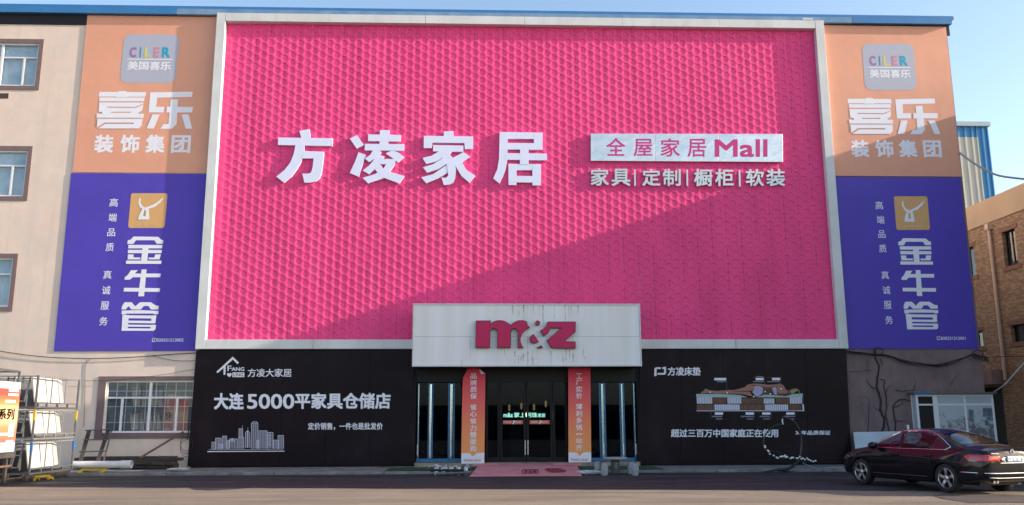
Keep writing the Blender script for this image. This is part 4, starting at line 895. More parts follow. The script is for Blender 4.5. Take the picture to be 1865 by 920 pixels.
# ================================================================== LEFT: racks, cart poster, clutter
RX = -13.1
def rz(px, py): return atX(px, py, RX)
pBL, pBR, pTL, pTR = rz(48, 868), rz(129, 860), rz(74, 682), rz(145, 691)
ry0, ry1 = (pBL.y + pTL.y) / 2, (pBR.y + pTR.y) / 2
RD = 1.25                              # depth of the racks away from the sunlit side
z_lv = [.16, rz(56, 803).z, rz(62, 745).z, (pTL.z + pTR.z) / 2]
def rack(i, z0, z1, lab, brk):
    root = thing('stacking_rack', lab, 'rack', (RX - RD / 2, (ry0 + ry1) / 2, z0), 'stacked steel racks')
    z0 += .012; z1 -= .012
    xs_, ys_ = (RX, RX - RD), (ry0, ry1); t = .05
    for x in xs_:
        for y in ys_: MB().box(x - t / 2, x + t / 2, y - t / 2, y + t / 2, z0, z1).build('post', 'iron', root)
    lo = MB()
    for x in xs_: lo.bar((x, ry0 + t / 2, z0 + .04), (x, ry1 - t / 2, z0 + .04), .045).bar((x, ry0 + t / 2, z0 + .17), (x, ry1 - t / 2, z0 + .17), .03)
    for y in ys_: lo.bar((RX - t / 2, y, z0 + .04), (RX - RD + t / 2, y, z0 + .04), .045)
    for k in range(3): y = ry0 + (ry1 - ry0) * (k + 1) / 4; lo.bar((RX - .025, y, z0 + .05), (RX - RD + .025, y, z0 + .05), .04).bar((RX, y, z0 + .06), (RX, y, z0 + .155), .05)
    lo.build('base_frame', 'iron_light' if i == 1 else 'iron', root)
    up = MB()
    up.bar((RX, ry0 + t / 2, z1 - .03), (RX, ry1 - t / 2, z1 - .03), .035).bar((RX - RD, ry0 + t / 2, z1 - .03), (RX - RD, ry1 - t / 2, z1 - .03), .035)
    for y in ys_: up.bar((RX - t / 2, y, z1 - .03), (RX - RD + t / 2, y, z1 - .03), .035)
    for k in (1, 2): y = ry0 + (ry1 - ry0) * k / 3; up.bar((RX, y, z0 + .19), (RX, y, z1 - .045), .028)
    up.build('top_rail', 'iron_light', root)
    if brk:
        for y in ys_: MB().box(RX - t / 2 - .006, RX + t / 2 + .006, y - t / 2 - .006, y + t / 2 + .006, z1 - .32, z1 - .015).build('corner_sleeve', brk, root)
    MB().box(RX - RD + .03, RX - RD + .045, ry0 + .03, ry1 - .03, z0 + .06, z1 - .06).build('back_panel', 'iron', root)
    # panels standing inside, leaning back from the sunlit side
    h = z1 - z0 - .24; words = ('nearest the cart', 'middle', 'nearest the wall')
    for k in range(3):
        ya = ry0 + .09 + (ry1 - ry0 - .16) * k / 3; yb = ya + (ry1 - ry0 - .16) / 3 - .10; xo = RX - .07 - .03 * k
        tw_ = .22 if k == 2 else 0; q_ = [(xo, ya, z0 + .195), (xo - tw_, yb, z0 + .195), (xo - .13 - tw_, yb - .01, z0 + .195 + h), (xo - .13, ya - .01, z0 + .195 + h)]
        for m_ in range(1):
            tag(MB().hexa(q_, (-.035, 0, -.004)).build('door_blank', 'white_sheet', bevel=.004), f'sunlit white door blank in the {("bottom", "middle", "top")[i]} rack, {words[k]}', 'door blank', 'white door blanks in the racks')
    for k in range(3):
        xa = RX - .40 - .24 * k; tilt = .12
        q_ = MB(); f_ = .05; yb = ry0 + .12 + .03 * k
        for (xa_, za_, xb_, zb_) in ((xa, 0, xa, h), (xa - .19, 0, xa - .19, h), (xa, h - f_, xa - .19, h - f_), (xa, .02, xa - .19, .02), (xa, h * .5, xa - .19, h * .5)):
            l = lambda z_: tilt * z_ / h
            q_.bar((xa_ + l(za_), yb, z0 + .2 + za_), (xb_ + l(zb_), yb, z0 + .2 + zb_), .035)
        tag(q_.build('window_sash', ('iron_light', 'upvc', 'iron')[k]), f'{("grey", "white", "dark")[k]} sash frame in the {("bottom", "middle", "top")[i]} rack, {("first", "second", "third")[k]} behind its sunlit face', 'sash', 'loose sash frames in the racks')
rack(0, z_lv[0], z_lv[1], 'grey steel stacking rack at ground level with blue corner sleeves', 'blue_paint')
rack(1, z_lv[1], z_lv[2], 'grey steel stacking rack in the middle of the stack with yellow corner sleeves', 'yellow')
rack(2, z_lv[2], z_lv[3], 'dark steel stacking rack on top of the stack', None)
mb = MB(); 
for x in (RX - .1, RX - RD + .1): mb.box(x - .06, x + .06, ry0 - .05, ry1 + .05, .0, z_lv[0] - .004)
tag(mb.build('timber_skid', 'old_wood'), 'dark timber skids under the bottom rack', 'skid')
def trestle(lab, pts, d, r=.035):
    root = thing('yellow_trestle', lab, 'trestle', tuple(pts[0]))
    p0, p1, p2, p3 = [Vector(p) for p in pts]; d = Vector(d)
    MB().bar(p1, p2, .06, .06).build('beam', 'yellow', root)
    for a, b_ in ((p1, p0), (p2, p3)):
        MB().bar(a, b_, .06, .06).build('leg', 'yellow', root); MB().bar(a + d * .2, b_ + d, .06, .06).build('leg', 'yellow', root)
# short yellow stand in front of the skids
c = gd(62, 877); e_ = gd(89, 875)
trestle('low yellow steel stand in front of the bottom rack', ((c.x, c.y, .03), (c.x + .06, c.y, .13), (e_.x - .06, e_.y, .13), (e_.x, e_.y, .03)), (0, .25, 0))
# poster on the cart, facing the sun side
PX_ = -13.35
bx = thing('cart_poster', 'sunlit red and orange poster board on a flat cart at the left edge', 'poster', (PX_, -6.5, .5))
pz = lambda px, py: atX(px, py, PX_)
pr_t, pr_b = pz(39, 697), pz(25, 823); yr = (pr_t.y + pr_b.y) / 2; yl = yr - 3.2; zt_, zb_ = pr_t.z, pr_b.z
MB().box(PX_ - .05, PX_, yl, yr, zb_, zt_).build('board', bands('poster_print', [(0., (.30, .36, .45)), (.13, (.34, .40, .48)), (.15, (.55, .12, .08)), (.36, (.60, .22, .10)), (.46, (.66, .42, .24)), (.62, (.66, .42, .24)), (.70, (.62, .20, .06)), (.82, (.58, .07, .05)), (.9, (.60, .06, .06)), (.905, (.68, .56, .40)), (1., (.70, .60, .46))], zb_ - .5, zt_ - .5), bx)
def ptx(mb, s, u0, v0, u1, v1, bold, lift=.004):
    """lettering on the poster: u in metres from its right edge, v as a share of its height"""
    H_ = zt_ - zb_
    text(mb, s, None, 0, 0., bold, fn=lambda u, v: Vector((PX_ + lift, yr - u0 + (u0 - u1) * u, zb_ + (v0 + (v1 - v0) * v) * H_)))
mb = MB(); ptx(mb, '系列', 1.02, .46, .20, .62, .03); ptx(mb, '系列', 2.6, .46, 1.9, .62, .03) if False else None; mb.build('lettering', 'black_paint', bx)
mb = MB()
for v_, h_, u_ in ((.86, .035, .62), (.80, .035, .62), (.70, .04, .75), (.24, .035, .9)):
    for k in range(5): mb.add([(PX_ + .004, yr - u_ + k * .11, zb_ + v_ * (zt_ - zb_)), (PX_ + .004, yr - u_ + k * .11 + .09, zb_ + v_ * (zt_ - zb_)), (PX_ + .004, yr - u_ + k * .11 + .09, zb_ + (v_ + h_) * (zt_ - zb_)), (PX_ + .004, yr - u_ + k * .11, zb_ + (v_ + h_) * (zt_ - zb_))], [(0, 1, 2, 3)])
mb.box(PX_ + .003, PX_ + .006, yr - .42, yr - .14, zb_ + .22 * (zt_ - zb_), zb_ + .42 * (zt_ - zb_)); mb.box(PX_ + .003, PX_ + .006, yr - .5, yr - .12, zb_ + .08 * (zt_ - zb_), zb_ + .17 * (zt_ - zb_)); mb.build('small_print', 'print_white', bx)
mb = MB(); mb.box(PX_ - 1.3, PX_ + .02, yl - .1, yr + .05, zb_ - .16, zb_ - .02); mb.build('cart_bed', 'old_wood', bx)
for y_ in (yr - .25, yl + .3):
    for x_ in (PX_ - .08, PX_ - 1.15): MB().bar((x_, y_, .0), (x_, y_, zb_ - .16), .09).build('cart_leg', 'old_wood', bx)
MB().bar((PX_ - .03, yl, zb_ - .42), (PX_ - .03, yr - .1, zb_ - .38), .09, .05).build('cart_rail', 'rust', bx)
mb = MB(); zr = pz(30, 676).z
mb.bar((PX_ - .06, yr - .12, zt_ - .5), (PX_ - .06, yr - .02, zr), .05).bar((PX_ - .06, yr - .02, zr), (PX_ - .06, yl, zr + .05), .05).bar((PX_ - 1.1, yr - .02, zr), (PX_ - 1.1, yl, zr + .05), .05).bar((PX_ - .06, yr - .02, zr), (PX_ - 1.1, yr - .02, zr), .05).bar((PX_ - 1.1, yr - .05, zb_ - .1), (PX_ - 1.1, yr - .02, zr), .05)
mb.build('cart_frame', 'iron', bx)
# pipe on a trestle
pa, pb2 = gd(140, 853, .42), gd(236, 853, .42)
PYp = -2.35
qa, qb = at(134, 846.5, PYp), at(240, 847, PYp)
vs = MB(); n = 24; R1, R2 = (qa.z - at(134, 853, PYp).z), .0
Rr = .115
m_ = MB(); prof = []
for x, r_ in ((qa.x, Rr), (qb.x - .34, Rr), (qb.x - .33, Rr * 1.12), (qb.x, Rr * 1.12), (qb.x, Rr * .95), (qb.x - .6, Rr * .92)):
    prof.append((r_, x - qa.x))
vs_ = []; fs_ = []
for r_, h in prof:
    for j in range(n): a_ = 2 * math.pi * j / n; vs_.append((qa.x + h, PYp + r_ * math.cos(a_), qa.z + r_ * math.sin(a_)))
for i in range(len(prof) - 1):
    for j in range(n): fs_.append((i * n + j, i * n + (j + 1) % n, (i + 1) * n + (j + 1) % n, (i + 1) * n + j))
fs_.append(tuple(range(n))); m_.add(vs_, fs_)
tag(m_.build('plastic_pipe', 'pvc', smooth=False), 'long white plastic pipe lying across a yellow trestle', 'pipe')
tl_, tr2 = at(149, 855.5, PYp - .2), at(190, 854.5, PYp - .2)
g1, g2 = at(142, 868, PYp - .35), at(183, 867, PYp - .35)
trestle('yellow trestle carrying the white plastic pipe', ((g1.x, PYp - .4, .09), (tl_.x, PYp - .1, qa.z - Rr - .035), (tr2.x, PYp - .1, qa.z - Rr - .035), (g2.x, PYp - .4, .09)), (0, .75, 0))
# leaning rack frame of dark bars
tr = Z((100, 740), 6.135)
lr = thing('leaning_frame', 'dark iron ladder frame leaning on the wall under the window', 'iron frame', tuple(at(150, 845, -1.0)))
def lean(x, y): return at(x, y, -1.15 + .95 * (840 - y) / 60)
for q_, wd, m_ in (((385, 265), (285, 610), .12, ), ((600, 270), (485, 610), .12), ((640, 262), (545, 610), .04)) and [(((385, 265), (285, 610)), .13, 'old_wood'), (((595, 270), (480, 610)), .12, 'old_wood'), (((635, 262), (545, 610)), .045, 'iron')]:
    a, b_ = [lean(*p) for p in tr(q_)]; MB().bar(a, b_, wd, .04).build('upright', m_, lr)
for q_ in (((345, 270), (650, 258)), ((325, 375), (605, 372)), ((275, 507), (575, 500))):
    a, b_ = [lean(*p) + Vector((0, -.05, 0)) for p in tr(q_)]; MB().tube([a, b_], .02, 8).build('rung', 'iron', lr)
tag(MB().tube([at(x, y, -.25) for x, y in tr([(515, 262), (530, 300), (545, 330), (575, 340), (600, 300), (620, 270)])], .012, 6).build('rope_loop', 'cable'), 'loop of dark rope hung on the leaning iron frame', 'rope')
# angle iron propped against the wall
a, b_ = at(*tr([(955, 583)])[0], -.55), at(*tr([(1440, 292)])[0], -.06)
o = MB(); o.bar(a, b_, .07, .02).bar(a + Vector((0, -.03, .02)), b_ + Vector((0, -.03, .02)), .02, .07); tag(o.build('angle_iron', 'rust'), 'rusty angle iron propped diagonally below the window', 'iron bar')
# heap of old boards along the wall foot
words = ('top long board', 'second board down', 'third board down', 'lowest board')
for i, (xa, ya, xb, yb, Yb, th, dp) in enumerate(((215, 596, 1408, 592, -.55, .10, .30), (880, 628, 1330, 640, -.75, .12, .30), (560, 660, 1330, 672, -.62, .16, .5), (170, 730, 1290, 742, -.85, .16, .55))):
    a, b_ = at(*tr([(xa, ya)])[0], Yb), at(*tr([(xb, yb)])[0], Yb); tag(MB().hexa([(a.x, Yb, a.z - th / 2), (b_.x, Yb, b_.z - th / 2), (b_.x, Yb, b_.z + th / 2), (a.x, Yb, a.z + th / 2)], (0, dp, 0)).build('old_board', 'old_wood', bevel=.01), f'weathered dark board heaped at the wall foot, {words[i]}', 'board', 'old boards at the wall foot')
tag(MB().box(at(150, 850, -.3).x, at(318, 850, -.3).x, -.36, -.06, .078, .5).build('timber_stack', 'old_wood'), 'dark stack of timber behind the white pipe', 'timber')
crumple(Vector((at(205, 862, -2.3).x, -2.35, .1)), 1.0, .12, .035, 'plastic', 'plastic_strip', 'long torn strip of white plastic on the kerb under the pipe', 'plastic strip', 11)
crumple(Vector((at(323, 860, -1.9).x, -1.9, .1)), .35, .12, .05, 'plastic', 'plastic_bag', 'white plastic bag on the pavement left of the black board', 'plastic bag', 12)
# coil of wire on the corner of the black board
mb = MB()
for k in range(3):
    c_ = at(340, 806 + k * 5, -.13); mb.tube([(c_.x + .22 * math.cos(t * .45), -.13 - .01 * k, c_.z + .30 * math.sin(t * .45)) for t in range(15)], .008, 5)
mb.tube([at(x, y, -.12) for x, y in ((343, 768), (342.5, 775), (343.5, 785), (341, 800))], .02, 6)
tag(mb.build('wire_coil', 'cable'), 'thin dark wire coil hung at the left edge of the skyline board', 'wire')

# ================================================================== RIGHT: kiosk, board, cables, vines
tr = Z((1500, 630), 5.11)
KYk = -.42
kx0, kx1 = at(1675, 790, KYk).x - .02, at(1816, 790, KYk).x
kz = at(1740, 718, KYk).z; kd = .40
ks = thing('glazed_kiosk', 'white framed glazed booth papered with pale posters beside the dark wall', 'kiosk', ((kx0 + kx1) / 2, KYk + kd / 2, 0))
def kx(f): return kx0 + (kx1 - kx0) * f
f_ = MB(); t = .075
f_.box(kx0, kx0 + t, KYk, KYk + .06, .0, kz).box(kx1 - t, kx1, KYk, KYk + .06, .0, kz).box(kx0, kx0 + t, KYk + kd - .06, KYk + kd, .0, kz).box(kx1 - t, kx1, KYk + kd - .06, KYk + kd, .0, kz)
f_.box(kx(.215), kx(.275), KYk - .01, KYk + .06, .0, kz - .003)
zt1 = at(1740, 737, KYk).z
f_.box(kx(.275) + .003, kx1 - t, KYk + .002, KYk + .058, zt1 - .035, zt1 + .035).box(kx0 + t, kx(.215), KYk + .002, KYk + .058, zt1 - .03, zt1 + .03)
f_.box(kx(.615), kx(.64), KYk + .004, KYk + .056, .9, zt1 - .036).box(kx(.615), kx(.64), KYk + .004, KYk + .056, zt1 + .036, kz - .08)
f_.box(kx0 + t, kx1 - t, KYk + .001, KYk + .059, kz - .08, kz - .002).box(kx(.275) + .003, kx1 - t, KYk + .003, KYk + .057, .82, .9)
f_.build('frame', 'upvc', ks, bevel=.005)
def poster_mat():
    m = bpy.data.materials.new('pale_poster'); m.use_nodes = True; N, L = nodes(m); b = N['Principled BSDF']
    tc = N.new('ShaderNodeTexCoord'); n = N.new('ShaderNodeTexNoise'); n.inputs['Scale'].default_value = 2.6; n.inputs['Detail'].default_value = 9; n.inputs['Roughness'].default_value = .72; L.new(tc.outputs['Object'], n.inputs['Vector'])
    s_ = N.new('ShaderNodeSeparateXYZ'); L.new(tc.outputs['Object'], s_.inputs[0])
    mr = N.new('ShaderNodeMapRange'); mr.inputs[1].default_value = 1.2; mr.inputs[2].default_value = 2.2; mr.inputs[3].default_value = -.17; mr.inputs[4].default_value = .1; L.new(s_.outputs[2], mr.inputs[0])
    ad = N.new('ShaderNodeMath'); L.new(n.outputs['Fac'], ad.inputs[0]); L.new(mr.outputs[0], ad.inputs[1])
    r = N.new('ShaderNodeValToRGB'); e = r.color_ramp.elements; e[0].position = .34; e[1].position = .46; e[0].color = (.13, .14, .16, 1); e[1].color = (.44, .47, .51, 1); L.new(ad.outputs[0], r.inputs[0])
    L.new(r.outputs[0], b.inputs['Base Color']); b.inputs['Roughness'].default_value = .25
    return m
PM = poster_mat()
MB().box(kx(.28), kx(.614), KYk + .02, KYk + .03, .9, zt1 - .036).build('poster_pane', PM, ks); MB().box(kx(.641), kx1 - t, KYk + .02, KYk + .03, .9, zt1 - .036).build('poster_pane', PM, ks)
WP = mat('papered_glass', (.42, .47, .53), .3, var=.08, scale=2)
MB().box(kx(.28), kx(.614), KYk + .02, KYk + .03, zt1 + .036, kz - .081).build('papered_pane', WP, ks); MB().box(kx(.641), kx1 - t, KYk + .02, KYk + .03, zt1 + .036, kz - .081).build('papered_pane', WP, ks)
q_ = MB()
for a, b_, c, d in ((1349, 590, 1395, 700), (1480, 575, 1570, 660), (1545, 725, 1585, 765), (1500, 690, 1530, 740)): q_.poly(tr([(a, b_), (c, b_ + 4), (c + 4, d), (a + 3, d)]), KYk + .016, .002)
q_.build('poster_picture', mat('poster_grey', (.17, .20, .25), .35, var=.5, scale=6), ks)
MB().box(kx(.28), kx1 - t, KYk + .015, KYk + .045, .02, .815).build('lower_panel', 'upvc', ks)
MB().box(kx0 + t, kx(.215), KYk + .03, KYk + .036, .02, zt1 - .031).box(kx0 + t, kx(.215), KYk + .03, KYk + .036, zt1 + .031, kz - .081).build('door', 'dark_frame', ks)
MB().box(kx0 + .01, kx0 + .03, KYk + .06, KYk + kd - .06, .02, kz).box(kx1 - .03, kx1 - .01, KYk + .06, KYk + kd - .06, .02, kz).build('side_pane', WP, ks)
MB().box(kx0 - .14, kx1 + .08, KYk - .14, -.06, kz + .002, kz + .07).build('roof', 'iron', ks, bevel=.01)
MB().box(kx0 - .145, kx(.17), KYk - .148, KYk - .135, kz + .005, kz + .08).build('roof_film', 'blue_paint', ks)
# white board leaning on the wall and a stake
a, b_, c, d = at(1554, 787.5, -.25), at(1690, 785, -.25), at(1690, 850, -.9), at(1561, 852, -.9)
tag(MB().hexa([a, b_, (c.x, c.y, .09), (d.x, c.y, .09)], (0, -.02, .006)).build('white_board', mat('dull_white_board', (.50, .56, .62), .5, var=.12, scale=1.2, col2=(.40, .45, .50))), 'large pale board leaning on the wall behind the parked car', 'board')
a, b_ = at(1653.5, 774, -.75), at(1658, 792, -.85); tag(MB().hexa([(a.x - .04, -.75, a.z), (a.x + .04, -.75, a.z), (b_.x + .05, -.85, .085), (b_.x - .03, -.85, .085)], (0, .025, 0)).build('white_stake', 'upvc'), 'narrow white stake standing behind the car roof', 'stake')
# cable bundle
def spline(pts, n=6):
    out = []
    for i in range(len(pts) - 1):
        p0, p1, p2, p3 = pts[max(i - 1, 0)], pts[i], pts[i + 1], pts[min(i + 2, len(pts) - 1)]
        for j in range(n): t_ = j / n; out.append(.5 * ((2 * p1) + (p2 - p0) * t_ + (2 * p0 - 5 * p1 + 4 * p2 - p3) * t_ * t_ + (3 * p1 - p0 - 3 * p2 + p3) * t_ ** 3))
    return out + [pts[-1]]
def cable(name, lab, pts, Y, r, m='cable', zf=None, cat='cable'):
    return tag(MB().tube(spline([at(x, y, Y) for x, y in pts]), r, 6).build(name, m), lab, cat)
cb = thing('cable_bundle', 'sagging bundle of black cables under the right violet sign', 'cables', tuple(at(1650, 660, -.1)))
rnd = random.Random(4)
for k in range(7):
    base = [(215, 55), (340, 68), (470, 82), (600, 92), (720, 135), (900, 172), (1060, 180), (1200, 150), (1340, 100), (1400, 84), (1480, 104), (1530, 128)]
    q_ = [(x, y + rnd.uniform(-12, 12) * (1.2 if 600 < x < 1250 else .7)) for x, y in base]
    MB().tube(spline([at(x, y, -.08 - .012 * k) for x, y in tr(q_)]), rnd.uniform(.008, .015), 6).build('strand', 'cable', cb)
for c_, rr in (((510, 50), 42), ((1435, 78), 48), ((1500, 120), 26)):
    MB().tube([at(*tr([(c_[0] + rr * math.cos(t_ * .42), c_[1] + rr * .8 * math.sin(t_ * .42))])[0], -.17) for t_ in range(16)], .02, 6).build('loop', 'cable', cb)
for k in range(3): MB().tube(spline([at(x, y, -.16 - k * .01) for x, y in tr([(1480 + k * 14, 92 + k * 8), (1505 + k * 10, 130 + k * 6), (1520 + k * 8, 120 + k * 14)])]), .025, 6).build('strand', 'cable', cb)
tag(MB().tube([at(*tr([(1500, 104)])[0], -.1), atX(1830, 649.5, 20.4), atX(1890, 650, 20.8)], .015, 6).build('wall_cable', 'cable'), 'thin dark cable running from the bundle to the brick wall', 'cable')
vn = thing('dead_vine', 'leafless dark vine climbing the cracked wall right of the mattress board', 'vine', tuple(at(1605, 790, -.03)))
rnd = random.Random(8)
def vine(q_, r0, r1):
    p = spline([at(x + rnd.uniform(-3, 3), y, -.03) for x, y in tr(q_)], 4); n_ = len(p); MB().tube([v + Vector((rnd.uniform(-.015, .015), 0, rnd.uniform(-.01, .01))) for v in p], [r0 + (r1 - r0) * i / (n_ - 1) for i in range(n_)], 6).build('stem', 'vine', vn)
vine([(550, 800), (553, 690), (540, 600), (525, 500), (510, 400), (505, 300), (500, 200), (488, 100), (478, 40)], .04, .022)
vine([(600, 800), (590, 650), (580, 560), (585, 470), (575, 390), (560, 320), (530, 312)], .02, .012)
vine([(675, 800), (668, 680), (655, 570), (700, 510), (760, 500), (830, 518), (890, 520)], .022, .012)
vine([(655, 570), (720, 540), (728, 495), (690, 520)], .014, .006); vine([(510, 440), (470, 400), (425, 370), (415, 320), (400, 310)], .016, .006); vine([(420, 800), (428, 600), (420, 480), (300, 480)], .008, .004)
vine([(400, 250), (395, 160), (385, 120)], .008, .003); vine([(230, 236), (320, 240), (390, 232), (490, 228)], .009, .004); vine([(680, 405), (720, 420), (840, 412), (870, 415)], .013, .006); vine([(840, 412), (850, 330), (835, 280)], .008, .003)
vine([(540, 180), (530, 110)], .012, .008); vine([(585, 430), (600, 380), (640, 370)], .01, .004); vine([(740, 700), (700, 705), (620, 690)], .009, .004); vine([(535, 600), (490, 590), (450, 560)], .012, .004); vine([(770, 700), (740, 700), (668, 690)], .008, .004); vine([(1170, 370), (1190, 330), (1240, 280)], .008, .003); vine([(480, 430), (440, 380)], .008, .004)
# cables over the cream wall
tr = Z((0, 620), 3.067)
cable('wall_cable', 'black cable pair sagging along the wall below the left violet sign', tr([(-120, 40), (0, 60), (150, 82), (290, 95), (420, 100), (530, 101), (700, 96), (850, 86), (980, 76), (1092, 70)]), -.06, .014)
cable('wall_cable', 'thin loose cable branching up under the left violet sign', tr([(840, 84), (930, 105), (1010, 115), (1090, 113)]), -.05, .008)
cable('wall_cable', 'thin cable crossing above the ground floor window to the racks', tr([(470, 226), (600, 224), (730, 214), (850, 200), (970, 182), (1088, 160)]), -.08, .007)
cable('wall_cable', 'thin cable dropping down the cream wall left of the window', tr([(505, 103), (480, 130), (474, 180), (474, 300), (468, 480)]), -.012, .006)
# rope-like cable high at the right edge of the roof and a pale cable to the booth
tag(MB().tube(spline([at(1746, 277, -.05), at(1775, 298, -.3), at(1810, 317, -.6), at(1845, 324, -.9), at(1900, 329, -1.3)]), .04, 8).build('hanging_cable', 'cable_grey'), 'thick pale twisted cable hanging from the hall corner under the sky', 'cable')
tag(MB().tube(spline([Vector((kx1 + .06, KYk, kz + .08)), at(1830, 700, -1.3), at(1850, 678, -1.1), at(1885, 640, -.9)]), .022, 8).build('hanging_cable', 'cable_grey'), 'pale cable rising from the booth roof past the brick wall', 'cable')

# ================================================================== brick building and blue shed behind, tall block that throws the shade
BX = 23.5; TBX = 22.6
def brick_mat():
    m = bpy.data.materials.new('mottled_brick'); m.use_nodes = True; N, L = nodes(m); b = N['Principled BSDF']
    tc = N.new('ShaderNodeTexCoord'); s_ = N.new('ShaderNodeSeparateXYZ'); L.new(tc.outputs['Object'], s_.inputs[0])
    ad = N.new('ShaderNodeMath'); L.new(s_.outputs[0], ad.inputs[0]); L.new(s_.outputs[1], ad.inputs[1])
    cm = N.new('ShaderNodeCombineXYZ'); L.new(ad.outputs[0], cm.inputs[0]); L.new(s_.outputs[2], cm.inputs[1])
    bt = N.new('ShaderNodeTexBrick'); L.new(cm.outputs[0], bt.inputs['Vector']); bt.inputs['Scale'].default_value = 1; bt.inputs['Brick Width'].default_value = .22; bt.inputs['Row Height'].default_value = .065; bt.inputs['Mortar Size'].default_value = .006
    bt.inputs['Color1'].default_value = (.17, .112, .078, 1); bt.inputs['Color2'].default_value = (.36, .26, .17, 1); bt.inputs['Mortar'].default_value = (.17, .12, .088, 1); bt.inputs['Bias'].default_value = -.25
    L.new(bt.outputs[0], b.inputs['Base Color']); b.inputs['Roughness'].default_value = .85
    return m
BR = brick_mat()
bb = thing('brick_building', 'mottled brown brick building with tan parapet right of the hall', 'building', (BX + 4, 11, 0))
bz = atX(1811, 357, BX).z; bz2 = atX(1765, 420, BX).z
def bop(q_): p = [atX(x, y, BX) for x, y in q_]; return (min(v.y for v in p), max(v.y for v in p), min(v.z for v in p), max(v.z for v in p))
W1 = bop(((1824, 424), (1855, 480))); W3 = bop(((1840, 593), (1866, 621))); W3 = (W3[0] - .5, W3[1], W3[2], W3[3]); W2 = bop(((1762, 452), (1778, 501))); W2 = (W2[0], W2[0] + 1.25, W2[2], W2[3])
W4 = (W2[0], W2[1], W3[2], W3[3])
holes = [W1, W3, W2, W4, (atX(1824, 700, BX).y, atX(1797, 700, BX).y + .6, .1, atX(1810, 705, BX).z)]
ys2 = sorted({.6, 24., *[h[0] for h in holes], *[h[1] for h in holes]}); zs2 = sorted({0., bz2, *[h[2] for h in holes], *[h[3] for h in holes]})
mb = MB()
for i in range(len(ys2) - 1):
    for k in range(len(zs2) - 1):
        cy_, cz_ = (ys2[i] + ys2[i + 1]) / 2, (zs2[k] + zs2[k + 1]) / 2
        if any(h[0] < cy_ < h[1] and h[2] < cz_ < h[3] for h in holes): continue
        mb.add([(BX, ys2[i], zs2[k]), (BX, ys2[i + 1], zs2[k]), (BX, ys2[i + 1], zs2[k + 1]), (BX, ys2[i], zs2[k + 1])], [(0, 1, 2, 3)])
for h in holes: mb.add([(BX, h[0], h[2]), (BX, h[1], h[2]), (BX, h[1], h[3]), (BX, h[0], h[3]), (BX + .25, h[0], h[2]), (BX + .25, h[1], h[2]), (BX + .25, h[1], h[3]), (BX + .25, h[0], h[3])], [(0, 1, 5, 4), (1, 2, 6, 5), (2, 3, 7, 6), (3, 0, 4, 7)])
mb.add([(BX, 24, 0), (BX + 9, 24, 0), (BX + 9, 24, bz2), (BX, 24, bz2), (BX + 9, .6, 0), (BX + 9, .6, bz2), (BX, .6, 0), (BX, .6, bz2)], [(0, 1, 2, 3), (1, 4, 5, 2), (6, 4, 5, 7)])
mb.build('wall', BR, bb)
PT = mat('tan_parapet_render', (.40, .315, .235), .9, var=.15, scale=.8)
MB().box(BX - .04, BX + 9, .58, 24.02, bz2 + .002, bz).build('parapet', PT, bb)
for h in holes[:4]:
    o = MB().box(BX + .16, BX + .22, h[0], h[0] + .06, h[2], h[3]).box(BX + .16, BX + .22, h[1] - .06, h[1], h[2], h[3]).box(BX + .161, BX + .219, h[0] + .06, h[1] - .06, h[3] - .06, h[3]).box(BX + .161, BX + .219, h[0] + .06, h[1] - .06, h[2], h[2] + .06).box(BX + .158, BX + .222, (h[0] + h[1]) / 2 - .03, (h[0] + h[1]) / 2 + .03, h[2] + .06, h[3] - .06).build('window', 'dark_frame', bb)
    MB().box(BX + .185, BX + .19, h[0] + .03, h[1] - .03, h[2] + .03, h[3] - .03).build('pane', 'win_glass', o); MB().box(BX + .26, BX + .3, h[0] - .2, h[1] + .2, h[2] - .2, h[3] + .2).build('backing', 'curtain_dark', o)
    MB().box(BX - .03, BX - .002, h[0] - .2, h[1] + .2, h[3], h[3] + .2).box(BX - .03, BX - .002, h[0] - .2, h[1] + .2, h[2] - .2, h[2]).build('window_band', mat('brown_lintel', (.18, .10, .075), .85, var=.2), o)
h = holes[4]; MB().box(BX + .24, BX + .3, h[0] - .1, h[1] + .1, .05, h[3] + .1).build('doorway', 'dark_navy', bb)
MB().box(BX - .5, BX - .003, h[0] - .15, h[1] + .15, h[3] + .1, h[3] + .75).build('door_canopy', 'dark_wall', bb)
a, b_ = atX(1802, 408, BX - .12), atX(1829, 692, BX - .12); yy = (a.y + b_.y) / 2
o = MB().tube([(BX - .12, yy, b_.z), (BX - .12, yy, a.z - .25)], .075, 12).build('downpipe', mat('pale_downpipe', (.46, .36, .30), .5, var=.1), bb)
MB().box(BX - .24, BX - .003, yy - .13, yy + .13, a.z - .25, a.z + .02).build('rain_hopper', mat('pale_hopper', (.48, .38, .31), .5, var=.1), o)
# blue shed far behind
sy = 32.
sh = thing('metal_shed', 'tall blue and cream corrugated metal shed behind the brick building', 'building', (at(1770, 300, sy).x, sy, 0))
sx1, sx0 = at(1806, 300, sy).x, at(1640, 300, sy).x; sz = at(1770, 231, sy).z
zc0 = at(1770, 250, sy).z; xc = at(1786, 300, sy).x
def corr(x0_, x1_, z0_, z1_, y_, pitch=.55):
    mb = MB(); x_ = x0_
    while x_ < x1_ - 1e-6:
        e_ = min(x1_, x_ + pitch); d_ = (e_ - x_); p = [(x_, 0), (x_ + d_ * .55, 0), (x_ + d_ * .65, -.09), (x_ + d_ * .9, -.09), (e_, 0)]
        for (a_, ya), (b2, yb) in zip(p, p[1:]): mb.add([(a_, y_ + ya, z0_), (b2, y_ + yb, z0_), (b2, y_ + yb, z1_), (a_, y_ + ya, z1_)], [(0, 1, 2, 3)])
        x_ = e_
    return mb
SB = mat('blue_cladding', (.03, .22, .48), .5, var=.08, scale=.6); SC = mat('cream_cladding', (.52, .50, .44), .6, var=.08, scale=.6)
